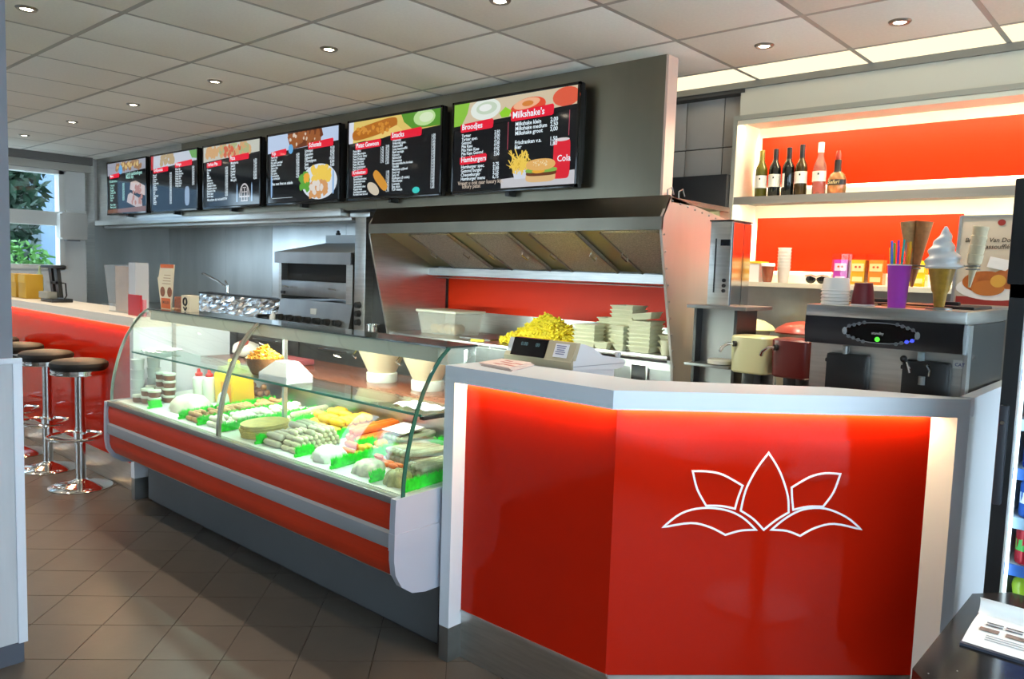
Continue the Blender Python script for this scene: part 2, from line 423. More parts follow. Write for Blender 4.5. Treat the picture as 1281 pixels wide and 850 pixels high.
leafy('shrub', 'bright green shrub just outside the window', (-11.6, 3.2, .95), .75, .8, .85, 2600, .06, LEAF, .04, 'shrub')
leafy('shrub', 'lower green shrub beside the bright one outside the window', (-12.2, 1.6, .9), .6, .7, .75, 1800, .06, LEAF, .04, 'shrub')
leafy('tree', 'dark leafy tree filling the upper window panes', (-16.5, 3.4, 2.9), 1.5, 1.7, 2.4, 7500, .15, LEAF_D, .14, 'tree')
b = thing('neighbour_building', 'pale blue-grey building outside behind the shrubs', 'building', (-22, 8, -.13))
part('wall', MB().box(-28, -20, -4, 14, -.13, 9), mat('outside_render', '#5d7183', rough=.8), b)
for k in range(3): part('window', MB().box(-20.02, -19.98, 3.2+1.9*k, 4.2+1.9*k, 1.0, 2.4), mat('outside_window', '#33454f', rough=.2), b)
solo('hedge', MB().box(-14.5, -13.6, -4, 6.5, -.13, 1.25, .12), LEAF_D, 'dark clipped hedge behind the shrubs outdoors', 'hedge')

# ================================================================== SERVICE COUNTER
def service_counter():
    t = thing('service_counter', 'white framed service counter with glossy red panels and a lotus outline', 'counter', (-1.4, 2.5, 0))
    e = Vector((.70711, .70711, 0)); n = Vector((.70711, -.70711, 0)); up = Vector((0, 0, 1))
    A = Vector((-1.432, 2.110, 0)); L = 1.215      # fold, front facet length
    Bc = A+e*L                                     # right front corner
    zt, zb = 1.21, 1.146
    # slab
    top = [(-2.235, 2.110), (A.x, A.y), (Bc.x, Bc.y), (-.598, 2.99), (-1.0, 2.84), (-1.52, 2.405), (-2.235, 2.405)]
    part('counter_top', MB().prism(top, 'z', zb, zt), WHITE, t)
    # left post
    part('post', MB().box(-2.235, -2.180, 2.110, 2.405, .143, zb), WHITE, t)
    part('post_plinth', MB().box(-2.234, -2.181, 2.111, 2.404, 0, .143), STEEL_D, t)
    # right post with splayed inner side
    q0 = Bc-e*.042; q1 = q0-e*.045-n*.075; q2 = Bc-n*.09-e*.0
    part('post', MB().prism([(Bc.x, Bc.y), (-.573, 3.05), (-.62, 3.05), (q1.x, q1.y), (q0.x, q0.y)], 'z', .143, zb), WHITE, t)
    # right side panel, running back
    part('side_panel', MB().box(-.615, -.573, 3.02, 3.80, .10, zt-.0), WHITE, t)
    part('post_plinth', MB().prism([(Bc.x-.004, Bc.y+.004), (-.577, 3.05), (-.62, 3.05), (q1.x, q1.y), (q0.x, q0.y)], 'z', 0, .143), STEEL_D, t)
    part('side_plinth', MB().box(-.611, -.577, 3.05, 3.79, 0, .10), STEEL_D, t)
    # red panels
    py = 2.178
    fold = A-n*.068
    fx = (-2.184, py); fm = (A.x-.028, py); fr = q1
    part('front_panel', MB().add([(-2.182, py, .20), (fm[0], py, .20), (fm[0], py, zb+.005), (-2.182, py, zb+.005), (-2.182, py+.02, .20), (fm[0], py+.02, .20), (fm[0], py+.02, zb+.005), (-2.182, py+.02, zb+.005)],
         [(0, 1, 2, 3), (7, 6, 5, 4), (0, 4, 5, 1), (3, 2, 6, 7), (0, 3, 7, 4), (1, 5, 6, 2)]), RED_GLOSS, t)
    f0 = Vector((fm[0], py, 0)); f1 = Vector((q1.x+.004, q1.y+.004, 0)); d = (f1-f0).normalized(); nn = Vector((d.y, -d.x, 0))
    c = (f0+f1)/2-nn*.01
    pn = part('front_panel', MB().obox((c.x, c.y, (.20+zb+.005)/2), d, nn, up, (f1-f0).length, .02, zb+.005-.20), RED_GLOSS, t)
    # plinth
    part('plinth', MB().box(-2.182, fm[0]+.004, py+.004, py+.03, 0, .196), STEEL, t)
    part('plinth_trim', MB().box(-2.182, fm[0]+.004, py-.004, py+.02, .196, .203), ALU, t)
    c2 = (f0+f1)/2-nn*.018
    part('plinth', MB().obox((c2.x, c2.y, .098), d, nn, up, (f1-f0).length, .026, .196), STEEL, t)
    # led strips hidden under the top
    part('led_strip', MB().box(-2.172, -1.465, 2.161, 2.171, zb-.004, zb-.0005), LED, t)
    g0 = f0+d*.01+nn*.011; g1 = f1-d*.02+nn*.011; gc = (g0+g1)/2
    part('led_strip', MB().obox((gc.x, gc.y, zb-.0025), d, nn, up, (g1-g0).length, .010, .0035), LED, t)
    # carcass behind (inner worktop at 0.9)
    part('carcass', MB().box(-2.18, -1.5, 2.215, 2.40, .02, zb), WHITE, t)
    # lotus outline, five petals of white band
    P = dict(center=[(.5539,.9961),(.5266,.9579),(.5023,.9144),(.48,.86),(.4679,.792),(.5129,.7642),(.5533,.7253),(.5945,.7601),(.6376,.788),(.6312,.845),(.6048,.9163),(.5805,.959)],
      lu=[(.2923,.9278),(.3458,.9275),(.4,.9165),(.4694,.88),(.4558,.8366),(.4473,.7985),(.3996,.8072),(.3458,.8076),(.3118,.8637)],
      ru=[(.812,.927),(.7574,.9287),(.704,.9142),(.6427,.8764),(.6467,.8358),(.6533,.7978),(.7043,.8096),(.7588,.8105),(.7921,.8615)],
      ll=[(.1984,.7294),(.2601,.7791),(.3328,.7993),(.4138,.7938),(.4761,.7677),(.5261,.7249),(.4721,.7213),(.4189,.7055),(.3635,.7319),(.2954,.7458)],
      rl=[(.9017,.7306),(.8435,.775),(.7661,.8038),(.6913,.7998),(.632,.7702),(.5804,.7257),(.6351,.7224),(.684,.7053),(.7367,.7349),(.8041,.7497)])
    corners = dict(center=(0, 4, 6, 8), lu=(0, 3, 5, 7), ru=(0, 3, 5, 7), ll=(0, 5, 7), rl=(0, 5, 7))
    ink = mat('white_vinyl', '#f4f2f4', rough=.4)
    base = Vector((-1.432, 2.119, 0))
    for k, pts in P.items():
        cs = corners[k]; poly = []
        for a in range(len(cs)):       # smooth between corners
            i0 = cs[a]; i1 = cs[(a+1) % len(cs)]
            if i1 <= i0: i1 += len(pts)
            seg = [Vector(pts[i % len(pts)]) for i in range(i0, i1+1)]
            for i in range(len(seg)-1):
                p0 = seg[max(i-1, 0)]; p1 = seg[i]; p2 = seg[i+1]; p3 = seg[min(i+2, len(seg)-1)]
                for u in (0, .25, .5, .75): poly.append(.5*((2*p1)+(p2-p0)*u+(2*p0-5*p1+4*p2-p3)*u*u+(3*p1-p0-3*p2+p3)*u**3))
        N = len(poly); w = .0034; mb = MB(); V = []
        for i in range(N):
            a, b_, c_ = poly[i-1], poly[i], poly[(i+1) % N]
            t1 = (b_-a).normalized(); t2 = (c_-b_).normalized(); n1 = Vector((-t1.y, t1.x)); n2 = Vector((-t2.y, t2.x)); m = (n1+n2)
            m = m/max(m.length_squared/2, .35)
            for s_ in (w, -w): V.append(b_+m*s_)
        def to3(p, off):
            w3 = base+e*p.x                       # point on the facet line, pushed onto the panel plane
            s_ = (w3-f0).dot(d); return f0+d*s_+nn*off+up*p.y
        for i in range(N):
            j = (i+1) % N
            q = [to3(V[2*i], .0015), to3(V[2*i+1], .0015), to3(V[2*j+1], .0015), to3(V[2*j], .0015)]
            q += [to3(V[2*i], -.002), to3(V[2*i+1], -.002), to3(V[2*j+1], -.002), to3(V[2*j], -.002)]
            mb.add(q, [(0, 1, 2, 3), (0, 3, 7, 4), (1, 5, 6, 2)])
        part('lotus_petal', mb, ink, pn, label='white outline petal of the lotus emblem')
    return t
service_counter()

# ================================================================== DISPLAY CASE
CX0, CX1 = -5.085, -2.255
GP = [(1.925, .700), (1.927, .76), (1.934, .82), (1.946, .885), (1.963, .955), (1.986, 1.03), (2.018, 1.105), (2.058, 1.175), (2.105, 1.235), (2.150, 1.273)]
def display_case():
    t = thing('refrigerated_display_case', 'long refrigerated snack display case with curved glass and red striped front', 'display case', (-3.67, 2.3, 0))
    # kick and underside
    part('kick_panel', MB().box(CX0-.02, -2.30, 2.165, 2.19, .02, .40), KICK, t)
    part('foot_rail', MB().box(CX0, -2.33, 2.185, 2.62, 0, .03), BLACK, t)
    part('tub', MB().box(CX0+.02, CX1-.03, 2.0, 2.66, .395, .66), KICK, t)
    x0, x1 = CX0+.03, CX1-.03
    part('red_stripe', MB().prism([(1.905, .566), (1.899, .60), (1.899, .64), (1.905, .676), (1.96, .676), (1.96, .566)], 'x', x0, x1), RED_STRIPE, t)
    part('bumper', MB().prism([(1.905, .492), (1.893, .50), (1.890, .528), (1.893, .556), (1.905, .566), (1.96, .566), (1.96, .492)], 'x', x0, x1), GREYP, t)
    part('red_stripe', MB().prism([(1.905, .492), (1.905, .44), (1.914, .405), (1.935, .372), (1.99, .372), (1.99, .492)], 'x', x0, x1), RED_STRIPE, t)
    part('lower_trim', MB().prism([(1.935, .374), (1.941, .364), (2.02, .35), (2.17, .35), (2.17, .40), (1.99, .40)], 'x', x0, x1), ALU, t)
    part('front_rail', MB().box(x0, x1, 1.893, 1.918, .676, .704, .004), mat('rail_grey', '#77767300'[:7], rough=.4, metal=.4), t)
    part('front_rail', MB().box(x0, x1, 1.918, 1.965, .676, .697, .003), mat('pale_rail', '#9a978f', rough=.4, metal=.3), t)
    end = [(1.888, .70), (1.884, .60), (1.884, .46), (1.893, .40), (1.925, .345), (1.98, .307), (2.05, .293), (2.66, .293), (2.66, .73), (1.93, .703)]
    part('end_panel', MB().prism(end, 'x', CX1-.032, CX1), PANEL_END, t)
    part('end_panel', MB().prism(end, 'x', CX0, CX0+.032), PANEL_END, t)
    part('end_band', MB().prism([(1.881, .495), (1.881, .565), (2.6, .565), (2.6, .495)], 'x', CX1-.033, CX1+.004), PANEL_END, t)
    part('deck', MB().prism([(1.95, .66), (1.95, .70), (2.60, .735), (2.66, .735), (2.66, .66)], 'x', x0, x1), mat('deck_white', '#d6dbd6', rough=.3), t)
    part('back_panel', MB().box(x0, x1, 2.62, 2.66, .735, .905), STEEL, t)
    # curved panes
    def pane(a, b):
        mb = MB(); th = .006
        O = GP; I = []
        for i, p in enumerate(O):
            q0 = O[max(i-1, 0)]; q1 = O[min(i+1, len(O)-1)]; dy, dz = q1[0]-q0[0], q1[1]-q0[1]; l = math.hypot(dy, dz)
            I.append((p[0]+dz/l*th, p[1]-dy/l*th))
        return mb.prism(O+I[::-1], 'x', a, b)
    mid = -3.715
    part('curved_pane', pane(CX0+.012, mid-.003), GLASS, t)
    part('curved_pane', pane(mid+.003, CX1-.012), GLASS, t)
    def strip(xc, w, m, name, off=0):
        mb = MB()
        mb.prism([(y-.004-off, z+.002) for y, z in GP]+[(y+.012, z-.004) for y, z in GP[::-1]], 'x', xc-w/2, xc+w/2)
        part(name, mb, m, t)
    strip(mid, .024, mat('rib_metal', '#a9a79a', rough=.25, metal=.7), 'pane_rib')
    strip(CX1-.009, .006, GLASS_EDGE, 'glass_edge')
    strip(CX0+.009, .005, mat('pale_glass_edge', '#9fb0a6', rough=.2), 'glass_edge')
    part('end_pane', MB().prism([(y, z) for y, z in GP]+[(2.40, 1.273), (2.40, .72)], 'x', CX1-.022, CX1-.016), GLASS, t)
    part('end_pane', MB().prism([(y, z) for y, z in GP]+[(2.10, 1.273), (2.10, .705)], 'x', CX0+.016, CX0+.022), GLASS, t)
    # top canopy
    part('top_canopy', MB().prism([(2.150, 1.208), (2.155, 1.268), (2.32, 1.268), (2.32, 1.252), (2.165, 1.252), (2.160, 1.208)], 'x', CX0+.06, CX1-.07), mat('canopy_beige', '#c4c1b0', rough=.4), t)
    part('top_glass', MB().box(CX0+.02, CX1-.02, 2.148, 2.33, 1.269, 1.277), mat('dark_top_glass', '#3c4441', rough=.08), t)
    part('canopy_end', MB().box(CX1-.068, CX1-.022, 2.16, 2.32, 1.20, 1.268), plastic_clear('clear_end', '#c8cfcb', .45), t)
    part('canopy_post', MB().box(CX0+.03, CX0+.05, 2.30, 2.32, .715, 1.255).box(CX1-.07, CX1-.05, 2.30, 2.32, .715, 1.255).box(mid-.01, mid+.01, 2.30, 2.32, .715, 1.255), ALU, t)
    part('lamp_tube', MB().cyl((CX0+.1, 2.182, 1.238), (CX1-.12, 2.182, 1.238), .011, n=10), TUBE, t)
    # glass shelf
    part('glass_shelf', MB().box(CX0+.04, CX1-.04, 2.045, 2.29, 1.0, 1.008), glass('shelf_glass', (.80, .93, .90), 1.0), t)
    part('shelf_edge', MB().box(CX0+.04, CX1-.04, 2.040, 2.0455, .999, 1.009), mat('shelf_edge_green', (.03, .20, .15), rough=.1), t)
    part('shelf_bracket', MB().box(CX1-.06, CX1-.035, 2.05, 2.31, .985, .999), BLACK, t)
    # rear worktop
    part('rear_worktop', MB().box(CX0+.02, CX1-.03, 2.50, 3.02, .905, .95, .004), mat('brown_granite', '#7c4a38', rough=.18, noise=.25, nscale=90), t)
    part('rear_cabinet', MB().box(CX0+.02, CX1-.03, 2.67, 2.98, .02, .905), STEEL_D, t)
    return t
display_case()

# ================================================================== BAR COUNTER AND STOOLS
def bar():
    t = thing('bar_counter', 'long white-topped bar counter with glossy red front', 'counter', (-7.3, 2.3, 0))
    x0, x1 = XL+.025, -5.19
    part('counter_top', MB().box(x0, x1, 2.11, 2.50, 1.146, 1.21), mat('cream_laminate', '#d8cfc2', rough=.35), t)
    part('end_panel', MB().box(-5.245, -5.19, 2.11, 2.78, .143, 1.146), WHITE, t)
    part('end_panel_upper', MB().box(-5.245, -5.19, 2.50, 2.78, 1.146, 1.21), WHITE, t)
    part('end_plinth', MB().box(-5.244, -5.191, 2.112, 2.77, 0, .143), STEEL_D, t)
    part('front_panel', MB().box(x0, -5.245, 2.18, 2.20, .19, 1.15), RED_GLOSS, t)
    part('plinth', MB().box(x0, -5.245, 2.184, 2.22, 0, .185), STEEL, t)
    part('plinth_trim', MB().box(x0, -5.245, 2.174, 2.2, .185, .192), ALU, t)
    part('led_strip', MB().box(x0+.02, -5.26, 2.162, 2.172, 1.142, 1.1455), LED_BAR, t)
    part('carcass', MB().box(x0, -5.25, 2.22, 2.46, .02, 1.146), WHITE, t)
bar()
def stools():
    c = (-5.742, 1.972, 0)
    t = thing('bar_stool', 'chrome bar stool with black padded seat standing next to the display case', 'stool', c, 'chrome bar stools along the bar')
    part('base', MB().lathe([(.20, 0), (.202, .006), (.195, .012), (.15, .024), (.09, .036), (.045, .05), (.038, .06), (.0, .06)], c, 40), CHROME, t)
    part('column', MB().cyl((c[0], c[1], .05), (c[0], c[1], .42), .033, n=24).cyl((c[0], c[1], .42), (c[0], c[1], .80), .029, n=24), mat('brushed_column', (.6, .59, .57), rough=.22, metal=1), t)
    ring = [(c[0]+.17*math.cos(a), c[1]-.03+.17*math.sin(a), .36) for a in [2*math.pi*i/32 for i in range(32)]]
    r = part('footrest_ring', MB().tube(ring, .011, 8, True), CHROME, t)
    mb = MB().cyl((c[0], c[1], .31), (c[0], c[1], .40), .041, n=20)
    for a in (math.pi*1.25, math.pi*1.75, math.pi*.5):
        mb.tube([(c[0]+.035*math.cos(a), c[1]+.035*math.sin(a), .325), (c[0]+.1*math.cos(a), c[1]-.015+.1*math.sin(a), .335), (c[0]+.165*math.cos(a), c[1]-.03+.165*math.sin(a), .355)], .009, 8)
    part('footrest_arms', mb, CHROME, t)
    part('seat_band', MB().lathe([(.0, .79), (.17, .79), (.176, .795), (.176, .802), (.168, .806), (.168, .812), (.176, .816), (.176, .823), (.170, .828), (0, .828)], c, 40), CHROME, t)
    part('seat_cushion', MB().lathe([(.0, .826), (.165, .826), (.178, .838), (.182, .855), (.178, .873), (.16, .886), (.11, .893), (0, .896)], c, 40), mat('black_leatherette', (.012, .011, .010), rough=.6, spec=.25, bump=.1, bscale=120), t)
    for k, (x, l) in enumerate(((-6.395, 'chrome bar stool with black padded seat, second from the display case'), (-7.05, 'chrome bar stool with black padded seat, third from the display case'), (-7.68, 'chrome bar stool with black padded seat, fourth from the display case'))):
        copy_at(t, (x, 1.972, 0), l)
stools()

# ================================================================== FASCIA, MENU SCREENS
YFA = 3.47
def fascia():
    t = thing('menu_fascia', 'brushed steel fascia carrying the menu screens above the kitchen', 'fascia', (-5.8, YFA+.06, 2.0))
    for x0, x1 in ((XL+.022, -7.4), (-7.4, -5.0), (-5.0, -4.42), (-4.42, -2.125)):
        part('fascia_panel', MB().box(x0+.001, x1-.001, YFA, YFA+.05, 2.0, ZC), STEEL_FASCIA if x1 > -6 else STEEL_H, t)
    part('end_edge', MB().box(-2.126, -2.112, YFA-.002, YFA+.09, 2.0, ZC-.004), mat('bare_wood_edge', '#d8b8a6', rough=.7), t)
    part('gutter', MB().box(XL+.022, -4.81, YFA-.03, YFA+.06, 1.955, 2.012, .006), STEEL_H, t)
    part('gutter', MB().box(XL+.022, -4.81, YFA+.07, YFA+.30, 1.93, 1.965, .006), STEEL, t)
    part('canopy_soffit', MB().box(XL+.022, -4.45, YFA+.05, YB-.015, 2.0, 2.03), STEEL_D, t)
fascia()

WHITE_TX = screen_mat('screen_white', (.80, .93, 1.0), 1.0)
RED_TX = screen_mat('screen_red', (.85, .01, .04), .9)
DOTS = {}
def sm(name, col, s=.85): return screen_mat('screen_'+name, col, s)
def tv(k, x0, title, build):
    x1, z0, z1, yf = x0+.985, 2.055, 2.615, 3.388
    t = thing('menu_screen', title, 'screen', ((x0+x1)/2, YFA, z0), 'menu screens above the counter')
    b_ = .016
    part('casing', MB().box(x0+.02, x1-.02, yf+.012, YFA, z0+.03, z1-.03).box(x0, x1, yf+.006, yf+.045, z0, z1, .006), BLACK, t)
    part('bezel', MB().box(x0, x1, yf-.004, yf+.01, z0, z0+b_+.004, .002).box(x0, x1, yf-.004, yf+.01, z1-b_, z1, .002).box(x0, x0+b_, yf-.004, yf+.01, z0, z1, .002).box(x1-b_, x1, yf-.004, yf+.01, z0, z1, .002), BLACK_GL, t)
    part('mount', MB().box((x0+x1)/2-.05, (x0+x1)/2-.02, yf+.02, YFA, z0-.025, z0+.03), BLACK, t)
    scr = part('display', MB().box(x0+b_, x1-b_, yf, yf+.006, z0+b_, z1-b_), screen_mat('screen_black', (.004, .005, .007), 1.0), t)
    sx0, sz0, sw, sh = x0+b_, z0+b_+.004, .985-2*b_, .56-2*b_-.004
    lay = [0]
    class D:
        def P(s, u, v, e=0): return (sx0+u*sw, yf-.0006-.0004*e, sz0+(1-v)*sh)
        def poly(s, name, pts, m, e=1): 
            mb = MB(); mb.add([s.P(u, v, e) for u, v in pts], [tuple(range(len(pts)))]); return part(name, mb, m, scr)
        def blobs(s, name, n, u0, u1, v0, v1, r0, r1, m, e=2, asp=1.75):
            mb = MB()
            for _ in range(n):
                cu = random.uniform(u0, u1); cv = random.uniform(v0, v1); r = random.uniform(r0, r1); a0 = random.random()*6
                pts = [(min(max(cu+r*math.cos(a0+i*.785)*random.uniform(.7, 1.2), .0), 1), min(max(cv+r*asp*math.sin(a0+i*.785)*random.uniform(.7, 1.2), 0), 1)) for i in range(8)]
                mb.add([s.P(*p, e+random.random()) for p in pts], [tuple(range(8))])
            return part(name, mb, m, scr, kind='stuff')
        def disc(s, name, u, v, ru, rv, m, e=2, n=20, a=0, sq=2.0):
            pts = []
            for i in range(n):
                an = 2*math.pi*i/n; c, q = math.cos(an), math.sin(an)
                c = math.copysign(abs(c)**(2/sq), c); q = math.copysign(abs(q)**(2/sq), q)
                du, dv = c*ru*1.75, q*rv; pts.append((u+(du*math.cos(a)-dv*math.sin(a))/1.75, v+du*math.sin(a)+dv*math.cos(a)))
            return s.poly(name, pts, m, e)
        def tag(s, txt, u, v, w, h=.085):
            r = h*.35
            s.poly('heading_banner', [(u, v+.012), (u+w-.01, v-.012), (u+w, v+.01), (u+w-.004, v+h-.012), (u+w-.015, v+h), (u+.01, v+h+.012), (u, v+h)], RED_TX, 9)
            s.text([(txt, u+.012, v+h*.80, h*.86, 'LEFT')], WHITE_TX, 11, 'heading_text')
        def text(s, rows, m, e=4, name='menu_text', bold=.018):
            mb = MB()
            for txt, u, v, h, al in rows: text_into(mb, txt, s.P(u, v, e), (1, 0, 0), (0, 0, 1), h*sh*1.12, bold=bold, sx=1.0, align=al)
            return part(name, mb, m, scr, kind='stuff')
    build(D())
def rows(names, prices, u, up, v, dv, h=.062):
    out = []; h = min(h, dv*1.08)
    for i, nm in enumerate(names):
        if nm: out.append((nm, u, v+i*dv, h, 'LEFT'))
        if i < len(prices) and prices[i]: out.append((prices[i], up, v+i*dv, h, 'RIGHT'))
    return out
def burger(d):
    d.poly('wooden_board', [(.43, .90), (1, .855), (1, 1), (.43, 1)], sm('board', (.62, .62, .66)), 1)
    d.disc('can', .90, .73, .062, .21, sm('cola_red', (.80, .02, .04)), 2, 24, 0, 6)
    d.disc('can_top', .90, .535, .055, .018, sm('can_rim', (.75, .70, .72)), 3)
    d.text([('Cola', .868, .76, .085, 'LEFT')], WHITE_TX, 4, 'can_lettering', .01)
    d.poly('fries_box', [(.52, .80), (.66, .80), (.645, .91), (.54, .91)], sm('friesbox', (.7, .75, .85)), 2)
    mb = MB()
    for _ in range(46):
        u = random.uniform(.51, .64); v = random.uniform(.66, .82); a = random.uniform(-1.2, 1.2); l = random.uniform(.03, .06)
        p = [(u-l*math.sin(a), v-l*1.75*math.cos(a)), (u-l*math.sin(a)+.010, v-l*1.75*math.cos(a)+.004), (u+l*.5*math.sin(a)+.010, v+l*math.cos(a)), (u+l*.5*math.sin(a), v+l*math.cos(a))]
        mb.add([d.P(*q, 3+random.random()) for q in p], [(0, 1, 2, 3)])
    part('fries', mb, sm('fries', (.95, .66, .10)), d.poly('fries_back', [(.515, .76), (.58, .68), (.64, .74), (.65, .82), (.53, .82)], sm('friesback', (.75, .45, .05)), 2))
    d.disc('bun_bottom', .745, .905, .115, .055, sm('bunb', (.80, .52, .24)), 3, 24, 0, 3.5)
    d.disc('patty', .75, .865, .118, .030, sm('patty', (.16, .05, .02)), 4, 24, 0, 3)
    d.disc('lettuce', .75, .835, .122, .026, sm('lettuce', (.25, .50, .08)), 5, 24, 0, 3)
    d.disc('sauce', .73, .845, .05, .022, sm('sauce', (.90, .45, .05)), 6)
    d.disc('bun_top', .745, .775, .112, .062, sm('bunt', (.85, .48, .15)), 7, 24, 0, 2.4)
    d.blobs('sesame', 26, .68, .80, .735, .79, .003, .005, sm('sesame', (.95, .80, .5)), 8)
def tv6(d):
    d.poly('photo_band', [(0, 0), (1, 0), (1, .195), (0, .255)], sm('band_beige', (.72, .60, .42)), 1)
    d.poly('cucumber_slice', [(0, 0), (.14, 0), (.12, .12), (.07, .25), (0, .255)], sm('green1', (.28, .60, .06)), 2)
    d.disc('bowl_of_cream', .28, .10, .13, .12, sm('creamw', (.85, .92, .85)), 3); d.disc('cream_swirl', .29, .09, .09, .07, sm('creamg', (.62, .74, .58)), 4); d.disc('cream_dip', .28, .085, .055, .04, sm('creamw2', (.92, .96, .92)), 5)
    d.poly('leaf', [(.40, .17), (.45, .11), (.50, .16), (.48, .22), (.42, .22)], sm('leaf', (.30, .70, .03)), 5)
    d.disc('tomato_half', .63, .15, .14, .10, sm('tomato', (.85, .08, .03)), 4, 24, -.1); d.disc('tomato_flesh', .62, .11, .105, .055, sm('tomflesh', (.95, .50, .30)), 5, 24, -.1); d.disc('tomato_seed', .63, .11, .045, .03, sm('tomseed', (.75, .25, .05)), 6)
    d.disc('tomato_round', .92, .10, .10, .10, sm('tomato2', (.80, .12, .06)), 4)
    d.poly('band_edge', [(0, .255), (1, .19), (1, .24), (0, .30)], screen_mat('screen_black', (.004, .005, .007), 1.0), 7)
    d.tag('Broodjes', .065, .225, .29, .095); d.tag("Milkshake's", .50, .165, .335, .105); d.tag('Hamburgers', .065, .605, .24, .085)
    w = rows(['Tartaar', 'Tartaar spec.', 'Gezond', 'Pita Kaas', 'Pita Ham Kaas', 'Pita Kaas Gezond', 'Kan gebakken eitjes'], ['2,50', '3,00', '2,75', '2,00', '2,25', '2,75', '3,00'], .075, .41, .385, .041)
    w += rows(['Hamburger spec.', 'Gezond burger', 'Cheeseburger', 'Hamburger menu'], ['2,75', '3,00', '3,25', '6,75'], .075, .41, .745, .046)
    w += rows(['Milkshake klein', 'Milkshake medium', 'Milkshake groot', '', 'Frisdranken v.a.', 'Bier'], ['2,00', '2,50', '3,00', '', '1,50', '1,80'], .535, .865, .335, .050)
    d.text(w, WHITE_TX)
    d.text([('Vraagt u ook naar luxury kip,', .05, .935, .055, 'LEFT'), ('luxury patat', .09, .975, .055, 'LEFT')], sm('tan', (.62, .52, .42)), 4, 'footer_text')
    for u, a, b_ in ((.475, .28, .58), (.945, .20, .50)): d.poly('divider', [(u, a), (u+.004, a), (u+.004, b_), (u, b_)], sm('divider', (.6, .1, .15)), 3)
    burger(d)
def tv5(d):
    d.poly('photo_band', [(0, 0), (1, 0), (1, .20), (0, .28)], sm('band_yel', (.80, .60, .16)), 1)
    d.poly('plate_edge', [(0, 0), (.06, 0), (.05, .28), (0, .28)], sm('plate', (.75, .80, .90)), 2)
    d.disc('sausage_photo', .30, .13, .26, .085, sm('snack_brown', (.50, .16, .015)), 3, 24, -.12, 3.5); d.blobs('crumbs', 40, .1, .5, .07, .18, .008, .02, sm('snack_orange', (.72, .30, .04)), 4)
    d.poly('cheese', [(.2, .27), (.55, .12), (.62, .2), (.4, .26)], sm('cheese', (.9, .65, .2)), 4)
    d.poly('herb', [(.6, 0), (1, 0), (1, .20), (.72, .2), (.63, .1)], sm('herb', (.10, .33, .03)), 4)
    d.disc('cucumber_slice', .84, .08, .11, .10, sm('cucu', (.55, .80, .35)), 5); d.disc('cucumber_heart', .86, .08, .07, .06, sm('cucu2', (.75, .90, .60)), 6)
    d.tag('Patat Gewoon', .085, .275, .30, .085); d.tag('Snacks', .49, .20, .33, .095); d.tag('Kroketten', .045, .635, .19, .07)
    w = rows(['Patat Mini', 'Patat Mayonaise', 'Patat Curry Satay', 'Patat Pindasaus', 'Patat Speciaal', 'Patat Pita Saté', 'Patat Joppiesaus', 'Patat Stoofvlees'], ['1,75']*6, .055, .415, .40, .035, .05)
    w += [('%d,%d5' % (2+i % 2, i % 9), .475, .385+i*.035, .038, 'RIGHT') for i in range(7)]
    w += rows(['Kalfskroket', 'Rundvleeskroket', 'Groentekroket', 'Satékroket', 'Garnalenkroket', 'Kaaskroket', 'Aardappelkroket', 'Kroket met brood'], [], .065, .4, .735, .034, .048)
    w += [('1,%d5' % (i % 9), .48, .71+i*.034, .037, 'RIGHT') for i in range(8)]
    w += rows(['Frikandel', 'Frikandel spec.', 'Kaassoufflé', 'Luxe kaassoufflé', 'Beef sausage', 'Kipcorn', 'Bamischijf', 'Boomstam', 'Bourgondische kroket', 'Viandel', 'Mexicano pijlsnel', 'Smul rol', 'Saté rol', 'Kipfingers (5 stuks)', 'Vlammetjes', 'Loempia', 'Sito stick', 'TUF vleesje'], ['1,%d5' % (i*3 % 9) for i in range(18)], .51, .955, .325, .0365, .052)
    d.text(w, WHITE_TX)
    d.disc('croquette', .38, .80, .10, .065, sm('croq', (.72, .33, .04)), 5, 24, .75, 3); d.disc('croquette_cut', .30, .90, .075, .07, sm('croqw', (.70, .62, .48)), 6, 24, .5)
    d.disc('round_badge', .77, .955, .038, .04, sm('teal', (.05, .65, .60)), 6)
